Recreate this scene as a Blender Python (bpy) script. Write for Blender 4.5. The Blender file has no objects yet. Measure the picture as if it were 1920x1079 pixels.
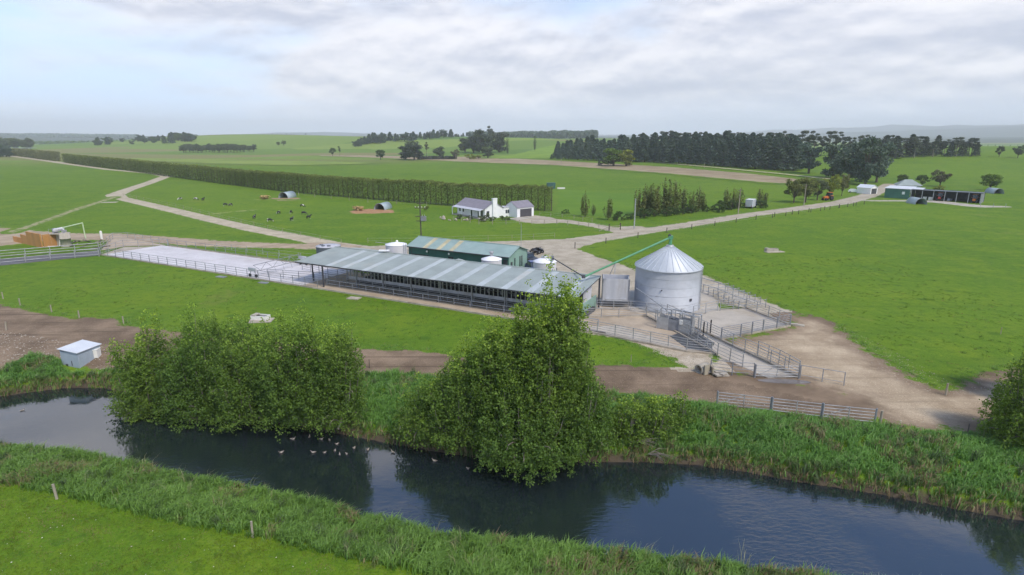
import bpy, math, random
import numpy as np
from mathutils import Vector, Matrix

# ------------------------------------------------------------------ camera, sky, sun, exposure
scn = bpy.context.scene
col = scn.collection
R = math.radians
CAM_H, FPX, CXP, CYP, HORIZON = 20.0, 1100.0, 960.0, 539.5, 257.0
TH = math.atan((CYP - HORIZON) / FPX)
cam_d = bpy.data.cameras.new('camera'); cam = bpy.data.objects.new('camera', cam_d); col.objects.link(cam)
cam_d.sensor_width = 36; cam_d.lens = 36 * FPX / 1920; cam_d.clip_end = 60000; cam_d.clip_start = 0.3
cam.location = (0, 0, CAM_H); cam.rotation_euler = (math.pi / 2 - TH, 0, 0)
scn.camera = cam
scn.view_settings.view_transform = 'Standard'; scn.view_settings.look = 'None'
scn.view_settings.gamma = 1; scn.view_settings.use_curve_mapping = False
scn.view_settings.exposure = 1.03
scn.cycles.use_denoising = True
scn.cycles.max_bounces = 8; scn.cycles.diffuse_bounces = 5; scn.cycles.glossy_bounces = 3
scn.cycles.transmission_bounces = 4; scn.cycles.volume_bounces = 1; scn.cycles.transparent_max_bounces = 6
scn.cycles.use_adaptive_sampling = True; scn.cycles.adaptive_threshold = 0.02

SUN_EL, SUN_AZ = R(52), R(140)            # azimuth measured from +Y (ahead) towards +X (right)
sdir = Vector((math.sin(SUN_AZ) * math.cos(SUN_EL), math.cos(SUN_AZ) * math.cos(SUN_EL), math.sin(SUN_EL)))
sun_d = bpy.data.lights.new('sun', 'SUN'); sun_d.energy = 1.5; sun_d.angle = R(10); sun_d.color = (1, .91, .78)
sun = bpy.data.objects.new('sun', sun_d); col.objects.link(sun)
sun.location = (60, -60, 120); sun.rotation_euler = (-sdir).to_track_quat('-Z', 'Y').to_euler()

def N(nt, kind, **kw):
    n = nt.nodes.new(kind)
    for k, v in kw.items():
        if k == 'inp':
            for a, b in v.items():
                s = n.inputs[a]
                if isinstance(b, bpy.types.NodeSocket): nt.links.new(b, s)
                else: s.default_value = b
        else: setattr(n, k, v)
    return n
def math_n(nt, op, a, b=0.0, clamp=False):
    n = N(nt, 'ShaderNodeMath', operation=op, use_clamp=clamp)
    for i, v in enumerate((a, b)):
        if isinstance(v, bpy.types.NodeSocket): nt.links.new(v, n.inputs[i])
        else: n.inputs[i].default_value = v
    return n.outputs[0]
def mapr(nt, v, a, b, c=0., d=1., smooth=True):
    n = N(nt, 'ShaderNodeMapRange', interpolation_type='SMOOTHSTEP' if smooth else 'LINEAR', inp={'Value': v, 'From Min': a, 'From Max': b, 'To Min': c, 'To Max': d})
    return n.outputs['Result']
def mixc(nt, f, a, b, blend='MIX'):
    n = N(nt, 'ShaderNodeMix', data_type='RGBA', blend_type=blend)
    for s, v in ((n.inputs[0], f), (n.inputs[6], a), (n.inputs[7], b)):
        if isinstance(v, bpy.types.NodeSocket): nt.links.new(v, s)
        elif isinstance(v, (tuple, list)): s.default_value = tuple(v) + ((1,) if len(v) == 3 else ())
        else: s.default_value = v
    return n.outputs[2]
def noise(nt, vec, scale, detail=3, rough=.5, dist=0.):
    return N(nt, 'ShaderNodeTexNoise', inp={'Vector': vec, 'Scale': scale, 'Detail': detail, 'Roughness': rough, 'Distortion': dist}).outputs['Fac']

W = bpy.data.worlds.new('World'); scn.world = W; W.use_nodes = True
nt = W.node_tree; nt.nodes.clear()
tc = N(nt, 'ShaderNodeTexCoord').outputs['Generated']
sky = N(nt, 'ShaderNodeTexSky', sky_type='NISHITA', sun_disc=False, sun_elevation=SUN_EL, sun_rotation=SUN_AZ, air_density=1.0, dust_density=1.2, ozone_density=1.4)
sx = N(nt, 'ShaderNodeSeparateXYZ', inp={0: tc})
zc = math_n(nt, 'MAXIMUM', sx.outputs[2], 0.0)
zp = math_n(nt, 'ADD', zc, 0.085)
cu = math_n(nt, 'DIVIDE', sx.outputs[0], zp); cv = math_n(nt, 'DIVIDE', sx.outputs[1], zp)
cxy = N(nt, 'ShaderNodeCombineXYZ', inp={0: cu, 1: cv, 2: 3.7}).outputs[0]
puff = N(nt, 'ShaderNodeMapping', inp={'Vector': tc, 'Location': (2.3, .7, .4), 'Scale': (1.7, 1.7, 5.2)}).outputs[0]
pn = noise(nt, puff, 1.15, 9, .57, .15)
dens = math_n(nt, 'ADD', math_n(nt, 'MULTIPLY', noise(nt, cxy, 0.42, 4, .5, .1), .38), math_n(nt, 'MULTIPLY', pn, .62))
big = noise(nt, cxy, 0.16, 2, .5, .2)
cov = math_n(nt, 'ADD', dens, math_n(nt, 'MULTIPLY', math_n(nt, 'SUBTRACT', big, .5), .40))
cov = math_n(nt, 'ADD', cov, math_n(nt, 'MULTIPLY', sx.outputs[0], math_n(nt, 'SUBTRACT', .13, math_n(nt, 'MULTIPLY', zc, .46))))       # low cloud leans right; unseen upper cloud leans left, shaped for the water's reflection
cov = math_n(nt, 'SUBTRACT', cov, mapr(nt, zc, .46, .60, 0.0, .26))
cmask = mapr(nt, cov, .37, .53)
puff2 = N(nt, 'ShaderNodeMapping', inp={'Vector': tc, 'Location': (2.3, .7, .33), 'Scale': (1.7, 1.7, 5.2)}).outputs[0]
pn2 = noise(nt, puff2, 1.15, 9, .57, .15)                                      # the same billows sampled lower: lit tops, grey bases
shade = math_n(nt, 'ADD', math_n(nt, 'MULTIPLY', math_n(nt, 'SUBTRACT', pn2, pn), 2.2), math_n(nt, 'ADD', math_n(nt, 'MULTIPLY', noise(nt, cxy, .45, 3, .5, .1), .15), math_n(nt, 'MULTIPLY', noise(nt, puff, .7, 5, .55, .1), .35)))
shade = math_n(nt, 'SUBTRACT', shade, math_n(nt, 'MULTIPLY', sx.outputs[0], .05))
ccol = mixc(nt, mapr(nt, shade, .06, .40), (3.05, 3.2, 3.85), (5.2, 5.1, 5.35))
deep = mixc(nt, 1.0, sky.outputs[0], (.76, .88, 1.06), 'MULTIPLY')
skyc = mixc(nt, mapr(nt, zc, .02, .34), (3.9, 4.9, 6.5), deep)
allc = mixc(nt, math_n(nt, 'MULTIPLY', cmask, .93), skyc, ccol)
hz = mapr(nt, zc, 0.0, .075, .85, 0.0)
allc = mixc(nt, hz, allc, (5.0, 5.6, 6.6))
bgn = N(nt, 'ShaderNodeBackground', inp={'Color': allc, 'Strength': 0.1})
wo = N(nt, 'ShaderNodeOutputWorld'); nt.links.new(bgn.outputs[0], wo.inputs[0])

# ------------------------------------------------------------------ helpers
def g(px, py, z=0.0):
    """the point at height z that lies in the photograph's direction px, py (surveying the place from the photo)"""
    x = (px - CXP) / FPX; y = -(py - CYP) / FPX
    t = (z - CAM_H) / (-math.sin(TH) + y * math.cos(TH))
    return Vector((x * t, (math.cos(TH) + y * math.sin(TH)) * t, z))
def gx(px, Y, z=0.0):
    """point at distance ahead Y in the photograph's column px"""
    return Vector(((px - CXP) / FPX * (Y * math.cos(TH) - (z - CAM_H) * math.sin(TH)), Y, z))
def zpix(py, Y):
    """height of a point Y metres ahead in the photograph's row py"""
    return CAM_H - Y * math.tan(TH + math.atan((py - CYP) / FPX))

ORD = ('', 'first', 'second', 'third', 'fourth', 'fifth', 'sixth', 'seventh', 'eighth', 'ninth', 'tenth', 'eleventh', 'twelfth', 'thirteenth', 'fourteenth', 'fifteenth', 'sixteenth', 'seventeenth', 'eighteenth', 'nineteenth', 'twentieth', 'twenty-first', 'twenty-second')
def tag(o, label=None, cat=None, group=None, kind=None):
    if label: o['label'] = label
    if cat: o['category'] = cat
    if group: o['group'] = group
    if kind: o['kind'] = kind
    return o
def thing(name, label, cat, loc=(0, 0, 0), rz=0., group=None):
    o = bpy.data.objects.new(name, None); col.objects.link(o)
    o.location = loc; o.rotation_euler = (0, 0, rz); o.empty_display_size = .2
    return tag(o, label, cat, group)
def link(name, me, parent=None, mat=None):
    o = bpy.data.objects.new(name, me); col.objects.link(o)
    if parent is not None: o.parent = parent
    if mat is not None and not len(me.materials): me.materials.append(mat)
    return o
def copy_tree(o, parent=None, depth=0):
    c = o.copy(); col.objects.link(c); c.parent = parent
    for ch in list(o.children): copy_tree(ch, c)
    return c

class MB:
    """collects shapes for ONE mesh object"""
    def __init__(s): s.v = []; s.f = []; s.sm = []
    def add(s, vs, fs, smooth=False):
        b = len(s.v); s.v += [tuple(v) for v in vs]; s.f += [[i + b for i in f] for f in fs]; s.sm += [smooth] * len(fs); return s
    def box(s, c, d, rz=0., rx=0., ry=0.):
        m = Matrix.Translation(c) @ Matrix.Rotation(rz, 4, 'Z') @ Matrix.Rotation(ry, 4, 'Y') @ Matrix.Rotation(rx, 4, 'X')
        h = [x / 2 for x in d]
        vs = [m @ Vector((a * h[0], b * h[1], e * h[2])) for a in (-1, 1) for b in (-1, 1) for e in (-1, 1)]
        return s.add(vs, [(0, 1, 3, 2), (4, 6, 7, 5), (0, 4, 5, 1), (2, 3, 7, 6), (0, 2, 6, 4), (1, 5, 7, 3)])
    def tube(s, p, q, r, r2=None, n=6, caps=True):
        p, q = Vector(p), Vector(q); r2 = r if r2 is None else r2
        d = (q - p); 
        if d.length < 1e-6: return s
        d.normalize(); a = d.orthogonal().normalized(); b = d.cross(a)
        vs = []
        for c, rr in ((p, r), (q, r2)):
            for i in range(n):
                t = 2 * math.pi * i / n; vs.append(c + a * (math.cos(t) * rr) + b * (math.sin(t) * rr))
        s.add(vs, [(i, (i + 1) % n, n + (i + 1) % n, n + i) for i in range(n)], True)
        if caps: s.add(vs[:n][::-1], [tuple(range(n))]); s.add(vs[n:], [tuple(range(n))])
        return s
    def path(s, pts, r, n=6):
        for a, b in zip(pts[:-1], pts[1:]): s.tube(a, b, r, n=n)
        return s
    def prism(s, poly, z0, z1):
        """vertical prism over an xy polygon"""
        n = len(poly); a = sum(poly[i][0] * poly[(i + 1) % n][1] - poly[(i + 1) % n][0] * poly[i][1] for i in range(n))
        if a < 0: poly = poly[::-1]
        vs = [(p[0], p[1], z0) for p in poly] + [(p[0], p[1], z1) for p in poly]
        return s.add(vs, [tuple(range(n))[::-1], tuple(range(n, 2 * n))] + [(i, (i + 1) % n, n + (i + 1) % n, n + i) for i in range(n)])
    def slab(s, quad, th):
        """a sheet of thickness th below four (or more) roughly coplanar points"""
        q = [Vector(p) for p in quad]; n = len(q); nrm = (q[1] - q[0]).cross(q[-1] - q[0]).normalized()
        if nrm.z < 0: q = q[::-1]; nrm = -nrm
        lo = [p - nrm * th for p in q]
        return s.add(lo + q, [tuple(range(n))[::-1], tuple(range(n, 2 * n))] + [(i, (i + 1) % n, n + (i + 1) % n, n + i) for i in range(n)])
    def lathe(s, prof, n=24, c=(0, 0, 0), smooth=True, close=True):
        vs = []; m = len(prof)
        for i in range(n):
            t = 2 * math.pi * i / n
            for (r, z) in prof: vs.append((c[0] + r * math.cos(t), c[1] + r * math.sin(t), c[2] + z))
        fs = []
        for i in range(n):
            for j in range(m - 1): fs.append((i * m + j, ((i + 1) % n) * m + j, ((i + 1) % n) * m + j + 1, i * m + j + 1))
        return s.add(vs, fs, smooth)
    def ball(s, c, r, n=10, m=6):
        pr = [(max(1e-4, math.sin(math.pi * j / m)) , -math.cos(math.pi * j / m)) for j in range(m + 1)]
        r = r if isinstance(r, (tuple, list)) else (r, r, r); vs = []
        for i in range(n):
            t = 2 * math.pi * i / n
            for (q, z) in pr: vs.append((c[0] + r[0] * q * math.cos(t), c[1] + r[1] * q * math.sin(t), c[2] + r[2] * z))
        k = m + 1
        return s.add(vs, [(i * k + j, ((i + 1) % n) * k + j, ((i + 1) % n) * k + j + 1, i * k + j + 1) for i in range(n) for j in range(m)], True)
    def mesh(s, name):
        me = bpy.data.meshes.new(name); me.from_pydata(s.v, [], s.f); me.polygons.foreach_set('use_smooth', s.sm); me.update(); return me
    def build(s, name, mat, parent=None, kind=None):
        o = link(name, s.mesh(name), parent, mat)
        if kind: o['kind'] = kind
        return o

def tri_mesh(name, V, T, attrs=None, smooth=False):
    V = np.asarray(V, np.float32).reshape(-1, 3); T = np.asarray(T, np.int32); k = T.shape[1]
    me = bpy.data.meshes.new(name); me.vertices.add(len(V)); me.vertices.foreach_set('co', V.ravel())
    me.loops.add(T.size); me.loops.foreach_set('vertex_index', T.ravel())
    me.polygons.add(len(T)); me.polygons.foreach_set('loop_start', np.arange(0, T.size, k, dtype=np.int32))
    me.polygons.foreach_set('loop_total', np.full(len(T), k, np.int32))
    if smooth: me.polygons.foreach_set('use_smooth', np.ones(len(T), bool))
    for an, arr in (attrs or {}).items():
        a = me.attributes.new(an, 'FLOAT', 'POINT'); a.data.foreach_set('value', np.asarray(arr, np.float32))
    me.update(calc_edges=True); me.validate(); return me

def hash2(ix, iy, seed=0):
    h = (ix.astype(np.int64) * 374761393 + iy.astype(np.int64) * 668265263 + seed * 974634777) & 0x7fffffff
    h = ((h ^ (h >> 13)) * 1274126177) & 0x7fffffff
    return ((h ^ (h >> 16)) & 0xffff) / 65535.0
def vnoise(x, y, seed=0):
    x = np.asarray(x, float); y = np.asarray(y, float); ix = np.floor(x); iy = np.floor(y); fx = x - ix; fy = y - iy
    fx = fx * fx * (3 - 2 * fx); fy = fy * fy * (3 - 2 * fy)
    a = hash2(ix, iy, seed); b = hash2(ix + 1, iy, seed); c = hash2(ix, iy + 1, seed); d = hash2(ix + 1, iy + 1, seed)
    return (a * (1 - fx) + b * fx) * (1 - fy) + (c * (1 - fx) + d * fx) * fy
def fbm(x, y, seed=0, o=4):
    return sum(vnoise(x * 2 ** i, y * 2 ** i, seed + i) * .5 ** (i + 1) for i in range(o))
def sstep(a, b, x):
    t = np.clip((x - a) / (b - a), 0, 1); return t * t * (3 - 2 * t)

# ------------------------------------------------------------------ materials
def new_mat(name):
    m = bpy.data.materials.new(name); m.use_nodes = True; nt = m.node_tree; nt.nodes.clear()
    out = N(nt, 'ShaderNodeOutputMaterial'); return m, nt, out
def mat(name, base, rough=.75, var=.18, scale=1.5, metal=0., spec=.35, bump=0., corr=None, dirt=None, streak=False, base2=None, world=False):
    """painted / metal / timber surface: colour mottling, streaks or dirt and fine relief"""
    m, nt, out = new_mat(name)
    tcn = N(nt, 'ShaderNodeTexCoord').outputs['Object'] if not world else N(nt, 'ShaderNodeNewGeometry').outputs['Position']
    vec = tcn
    if streak: vec = N(nt, 'ShaderNodeMapping', inp={'Vector': tcn, 'Scale': (1, 1, .12)}).outputs[0]
    n1 = noise(nt, vec, scale, 5, .6); n2 = noise(nt, tcn, scale * 7, 3, .6)
    lo = tuple(c * (1 - var) for c in base); hi = tuple(min(1, c * (1 + var)) for c in (base2 or base))
    c = mixc(nt, mapr(nt, n1, .3, .7), lo, hi)
    c = mixc(nt, mapr(nt, n2, .35, .75, 0, .35), c, tuple(x * (1 - 1.4 * var) for x in base))
    if dirt: c = mixc(nt, mapr(nt, noise(nt, vec, scale * .6, 6, .65), .5, .72, 0, dirt[1]), c, dirt[0])
    bs = N(nt, 'ShaderNodeBsdfPrincipled', inp={'Base Color': c, 'Roughness': rough, 'Metallic': metal, 'Specular IOR Level': spec})
    if corr:
        wv = N(nt, 'ShaderNodeTexWave', wave_type='BANDS', bands_direction=corr[0], inp={'Vector': tcn, 'Scale': .314 / corr[1], 'Distortion': 0.0})
        b = N(nt, 'ShaderNodeBump', inp={'Strength': corr[2] if len(corr) > 2 else .35, 'Distance': .02, 'Height': wv.outputs['Fac']}); nt.links.new(b.outputs[0], bs.inputs['Normal'])
    elif bump:
        b = N(nt, 'ShaderNodeBump', inp={'Strength': bump, 'Distance': .03, 'Height': n2}); nt.links.new(b.outputs[0], bs.inputs['Normal'])
    nt.links.new(bs.outputs[0], out.inputs[0]); return m

def leaf_mat(name, dark, light, trans=.25, tip=None, rough=.6):
    m, nt, out = new_mat(name)
    a = N(nt, 'ShaderNodeAttribute', attribute_name='rnd').outputs['Fac']
    c = mixc(nt, a, dark, light)
    if tip:
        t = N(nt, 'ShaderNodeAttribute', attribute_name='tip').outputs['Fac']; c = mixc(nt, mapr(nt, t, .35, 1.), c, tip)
    oi = N(nt, 'ShaderNodeObjectInfo').outputs['Random']
    c = mixc(nt, 1.0, c, mixc(nt, oi, (.84, .9, .92), (1.12, 1.08, 1.0)), 'MULTIPLY')
    b = N(nt, 'ShaderNodeBsdfPrincipled', inp={'Base Color': c, 'Roughness': rough, 'Specular IOR Level': .25})
    tr = N(nt, 'ShaderNodeBsdfTranslucent', inp={'Color': mixc(nt, .5, c, (1, 1, .3), 'MULTIPLY')})
    ms = N(nt, 'ShaderNodeMixShader', inp={0: trans, 1: b.outputs[0], 2: tr.outputs[0]})
    nt.links.new(ms.outputs[0], out.inputs[0]); return m

def pasture_group():
    ng = bpy.data.node_groups.new('PastureColour', 'ShaderNodeTree')
    ng.interface.new_socket('Color', in_out='OUTPUT', socket_type='NodeSocketColor')
    ng.interface.new_socket('Height', in_out='OUTPUT', socket_type='NodeSocketFloat')
    nt = ng; go = N(nt, 'NodeGroupOutput')
    P = N(nt, 'ShaderNodeNewGeometry').outputs['Position']
    b = noise(nt, P, .014, 3, .5); m_ = noise(nt, P, .13, 4, .6, .4); f = noise(nt, P, 1.1, 5, .65); v = noise(nt, P, 6.5, 3, .7)
    c = mixc(nt, mapr(nt, b, .35, .65), (.078, .160, .010), (.104, .188, .010))
    c = mixc(nt, mapr(nt, m_, .42, .70, 0, .75), c, (.132, .205, .013))
    c = mixc(nt, mapr(nt, m_, .42, .28, 0, .6), c, (.060, .136, .015))
    c = mixc(nt, mapr(nt, f, .50, .72, 0, .85), c, (.046, .108, .009))
    c = mixc(nt, mapr(nt, f, .48, .30, 0, .6), c, (.150, .215, .022))
    c = mixc(nt, mapr(nt, v, .52, .72, 0, .6), c, (.165, .235, .035))
    c = mixc(nt, mapr(nt, v, .47, .30, 0, .8), c, (.030, .080, .008))
    cl = N(nt, 'ShaderNodeTexVoronoi', inp={'Vector': P, 'Scale': .22, 'Randomness': 1.0}).outputs['Distance']      # rank clumps the stock leave
    c = mixc(nt, mapr(nt, math_n(nt, 'ADD', cl, math_n(nt, 'MULTIPLY', f, .35)), .38, .22, 0, .7), c, (.040, .104, .010))
    bp = noise(nt, P, .045, 5, .7, .6)
    c = mixc(nt, mapr(nt, bp, .60, .72, 0, .55), c, (.175, .190, .050))
    rows = noise(nt, N(nt, 'ShaderNodeMapping', inp={'Vector': P, 'Rotation': (0, 0, .5), 'Scale': (.012, .45, 1)}).outputs[0], 1.0, 3, .6)
    c = mixc(nt, mapr(nt, rows, .52, .70, 0, .35), c, (.058, .120, .012))
    # far paddocks differ from one another: a cell pattern with its own tint for every field
    sp = N(nt, 'ShaderNodeSeparateXYZ', inp={0: P})
    mp = N(nt, 'ShaderNodeMapping', inp={'Vector': P, 'Rotation': (0, 0, .48), 'Scale': (.0035, .0075, 0)}).outputs[0]
    vo = N(nt, 'ShaderNodeTexVoronoi', distance='CHEBYCHEV', inp={'Vector': mp, 'Scale': 1.0, 'Randomness': .75})
    far = mapr(nt, sp.outputs[1], 380, 620)
    tint = N(nt, 'ShaderNodeSeparateColor', inp={0: vo.outputs['Color']})
    fc = mixc(nt, tint.outputs[0], (.070, .150, .025), (.19, .26, .06))
    fc = mixc(nt, mapr(nt, tint.outputs[1], .72, .74), fc, (.20, .18, .09))
    c = mixc(nt, math_n(nt, 'MULTIPLY', far, .8), c, fc)
    ln = N(nt, 'ShaderNodeVectorMath', operation='LENGTH', inp={0: P}).outputs['Value']
    c = mixc(nt, mapr(nt, math_n(nt, 'ADD', ln, math_n(nt, 'MULTIPLY', noise(nt, P, .0025, 3, .6), 1200)), 3100, 3700), c, (.030, .045, .035))     # far ranges are forested
    c = mixc(nt, 1.0, c, (1.12, 1.08, .92), 'MULTIPLY')
    nt.links.new(c, go.inputs['Color'])
    nt.links.new(math_n(nt, 'ADD', math_n(nt, 'MULTIPLY', f, .6), math_n(nt, 'MULTIPLY', v, .4)), go.inputs['Height'])
    return ng
PAST = pasture_group()
def pasture_node(nt):
    n = nt.nodes.new('ShaderNodeGroup'); n.node_tree = PAST; return n
def pasture_mat():
    m, nt, out = new_mat('pasture')
    p = pasture_node(nt)
    e = N(nt, 'ShaderNodeAttribute', attribute_name='bank').outputs['Fac']
    P = N(nt, 'ShaderNodeNewGeometry').outputs['Position']
    mud = mixc(nt, noise(nt, P, 1.5, 4, .6), (.05, .04, .028), (.11, .085, .055))
    c = mixc(nt, mapr(nt, math_n(nt, 'ADD', e, math_n(nt, 'MULTIPLY', math_n(nt, 'SUBTRACT', noise(nt, P, 1.2, 4, .6), .5), .5)), .35, .75), p.outputs[0], mud)
    bs = N(nt, 'ShaderNodeBsdfPrincipled', inp={'Base Color': c, 'Roughness': .9, 'Specular IOR Level': .15})
    b = N(nt, 'ShaderNodeBump', inp={'Strength': .8, 'Distance': .14, 'Height': p.outputs[1]}); nt.links.new(b.outputs[0], bs.inputs['Normal'])
    nt.links.new(bs.outputs[0], out.inputs[0]); return m
def sheet_mat(name, c1, c2, c3, fr, scale=.6, stones=.35, rough=.9, wet=0., ruts=None, nscale=.7, into=None):
    """gravel, soil or silt whose border is invaded by the pasture"""
    m, nt, out = new_mat(name)
    p = pasture_node(nt)
    P = N(nt, 'ShaderNodeNewGeometry').outputs['Position']
    a = noise(nt, P, scale, 5, .62, .3); b = noise(nt, P, scale * 6, 4, .65); d = noise(nt, P, 9, 2, .6)
    c = mixc(nt, mapr(nt, a, .32, .68), c1, c2)
    c = mixc(nt, mapr(nt, b, .5, .78, 0, .6), c, c3)
    c = mixc(nt, mapr(nt, d, .58, .72, 0, stones), c, tuple(min(1, x * 1.5 + .06) for x in c2))
    c = mixc(nt, mapr(nt, d, .42, .28, 0, stones), c, tuple(x * .55 for x in c1))
    if ruts:
        rn = noise(nt, N(nt, 'ShaderNodeMapping', inp={'Vector': P, 'Rotation': (0, 0, ruts[0]), 'Scale': (.05, 1.3, 1)}).outputs[0], 1.0, 3, .6)
        c = mixc(nt, mapr(nt, rn, .5, .72, 0, ruts[1]), c, tuple(x * .62 for x in c1))
    if into:        # runs gradually into the neighbouring soil
        ow = math_n(nt, 'ADD', N(nt, 'ShaderNodeAttribute', attribute_name='own').outputs['Fac'], math_n(nt, 'MULTIPLY', math_n(nt, 'SUBTRACT', noise(nt, P, .5, 5, .65), .5), 5.))
        c = mixc(nt, mapr(nt, ow, .2, 3.2), mixc(nt, mapr(nt, a, .32, .68), *into), c)
    e = N(nt, 'ShaderNodeAttribute', attribute_name='edge').outputs['Fac']
    en = noise(nt, P, nscale, 6, .68)
    ef = math_n(nt, 'ADD', e, math_n(nt, 'MULTIPLY', math_n(nt, 'SUBTRACT', en, .5), fr * 5))
    c = mixc(nt, mapr(nt, ef, -.10 * fr - .05, .35 * fr + .05), p.outputs[0], c)
    bs = N(nt, 'ShaderNodeBsdfPrincipled', inp={'Base Color': c, 'Roughness': rough, 'Specular IOR Level': .2})
    hh = math_n(nt, 'ADD', math_n(nt, 'MULTIPLY', b, .5), math_n(nt, 'MULTIPLY', d, .5))
    bb = N(nt, 'ShaderNodeBump', inp={'Strength': .5, 'Distance': .06, 'Height': hh}); nt.links.new(bb.outputs[0], bs.inputs['Normal'])
    nt.links.new(bs.outputs[0], out.inputs[0]); return m
# ------------------------------------------------------------------ setting: ground, river, tracks, yards
WZ = -1.5
far_px = [(-160, 752), (0, 745), (60, 736), (125, 728), (200, 729), (250, 745), (330, 765), (420, 780), (520, 797), (640, 815), (750, 836), (830, 850), (960, 868), (1120, 868), (1210, 868), (1300, 872), (1400, 886), (1500, 905), (1640, 926), (1800, 957), (1920, 978), (2140, 1015)]
near_px = [(-160, 828), (0, 846), (150, 864), (240, 878), (350, 902), (480, 930), (560, 948), (640, 968), (700, 985), (800, 1008), (880, 1022), (1000, 1034), (1060, 1042), (1150, 1052), (1250, 1062), (1380, 1076), (1500, 1094), (1700, 1125), (1950, 1160)]
FARW = [g(x, y, WZ) for x, y in far_px]; NEARW = [g(x, y, WZ) for x, y in near_px]
FARW = [FARW[0] + Vector((-60, 32, 0))] + FARW + [FARW[-1] + Vector((50, -16, 0))]
NEARW = [NEARW[0] + Vector((-60, 30, 0))] + NEARW + [NEARW[-1] + Vector((50, -18, 0))]
RIVER = np.array([(p.x, p.y) for p in FARW] + [(p.x, p.y) for p in NEARW[::-1]])

def seg_dist(x, y, pts, closed):
    d = np.full(x.shape, 1e9); n = len(pts)
    for i in range(n if closed else n - 1):
        a = pts[i]; b = pts[(i + 1) % n]; ex, ey = b[0] - a[0], b[1] - a[1]
        t = np.clip(((x - a[0]) * ex + (y - a[1]) * ey) / (ex * ex + ey * ey + 1e-9), 0, 1)
        d = np.minimum(d, np.hypot(x - a[0] - t * ex, y - a[1] - t * ey))
    return d
def inside(x, y, pts):
    c = np.zeros(x.shape, bool); n = len(pts); j = n - 1
    for i in range(n):
        xi, yi = pts[i][0], pts[i][1]; xj, yj = pts[j][0], pts[j][1]
        with np.errstate(divide='ignore', invalid='ignore'):
            c ^= ((yi > y) != (yj > y)) & (x < (xj - xi) * (y - yi) / ((yj - yi) or 1e-12) + xi)
        j = i
    return c
def sd_poly(x, y, pts):
    d = seg_dist(x, y, pts, True); return np.where(inside(x, y, pts), d, -d)
def sd_shape(x, y, sh):
    if sh[0] == 'poly': return sd_poly(x, y, sh[1])
    if isinstance(sh[2], (list, tuple)):
        best = np.full(x.shape, -1e9)
        for i in range(len(sh[1]) - 1):
            a, b = sh[1][i], sh[1][i + 1]; ex, ey = b[0] - a[0], b[1] - a[1]
            t = np.clip(((x - a[0]) * ex + (y - a[1]) * ey) / (ex * ex + ey * ey + 1e-9), 0, 1)
            best = np.maximum(best, (sh[2][i] * (1 - t) + sh[2][i + 1] * t) / 2 - np.hypot(x - a[0] - t * ex, y - a[1] - t * ey))
        return best
    return sh[2] / 2 - seg_dist(x, y, sh[1], False)

HILLS = [(-430, 1180, 21, 300, 250), (-700, 1350, 15, 260, 200), (-110, 1010, 15, 190, 200), (60, 860, 13, 150, 150), (230, 610, 8, 240, 140), (330, 440, 6.2, 200, 115), (520, 520, 8, 200, 150), (150, 1500, 17, 500, 260)]
def terrain(x, y):
    x = np.asarray(x, float); y = np.asarray(y, float); z = np.zeros(x.shape)
    near = (np.abs(y - 45) < 90)
    if near.any():
        xs, ys = x[near], y[near]; d = -sd_poly(xs, ys, RIVER)
        zz = WZ + .75 * sstep(0, .55, d) + .75 * sstep(.2, 5.0, d)
        zz = np.where(d < 0, WZ - np.minimum(1.3, -d * .9), zz)
        z[near] = zz
    for (cx, cy, a, wx, wy) in HILLS:
        z += a * np.exp(-((x - cx) / wx) ** 2 - ((y - cy) / wy) ** 2) * sstep(230, 330, y)
    z += sstep(500, 1200, y) * 5 * (fbm(x / 400, y / 400, 3) - .5)
    r = np.hypot(x, y)
    z += sstep(2900, 4300, r) * (12 + 46 * (fbm(x / 1100, y / 1700, 9, 5) - .33))
    z += 150 * sstep(5200, 7600, r) * sstep(2600, 5600, x) * (.35 + .9 * fbm(x / 1500, y / 1500, 21, 5))
    z += 75 * sstep(5200, 7600, r) * np.maximum(0, fbm(x / 1300, y / 2300, 33, 5) - .36) * 2.2 * sstep(-3800, -2000, x)
    return z
def tz(x, y): return float(terrain(np.array([x]), np.array([y]))[0])
def onground(p): p = Vector(p); p.z = tz(p.x, p.y); return p

def axis(fine_lo, fine_hi, step, lo, hi, grow=1.09):
    a = list(np.arange(fine_lo, fine_hi + 1e-6, step)); s = step; p = a[-1]
    while p < hi: s *= grow; p += s; a.append(p)
    s = step; p = fine_lo; b = []
    while p > lo: s *= grow; p -= s; b.append(p)
    return np.array(b[::-1] + a)
gxs = axis(-62, 48, .5, -9000, 9000, 1.07); gys = axis(14, 60, .42, -400, 9500, 1.05)
GX, GY = np.meshgrid(gxs, gys); GZ = terrain(GX, GY)
nx, ny = len(gxs), len(gys); idx = np.arange(nx * ny).reshape(ny, nx)
quads = np.stack([idx[:-1, :-1], idx[:-1, 1:], idx[1:, 1:], idx[1:, :-1]], -1).reshape(-1, 4)
bank = np.clip(1 - (-sd_poly(GX, GY, RIVER)) / .9, 0, 1) * (np.abs(GY - 45) < 90)
me = tri_mesh('ground', np.stack([GX, GY, GZ], -1), quads, {'bank': bank.ravel()}, True)
tag(link('ground', me, None, pasture_mat()), kind='structure')

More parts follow.
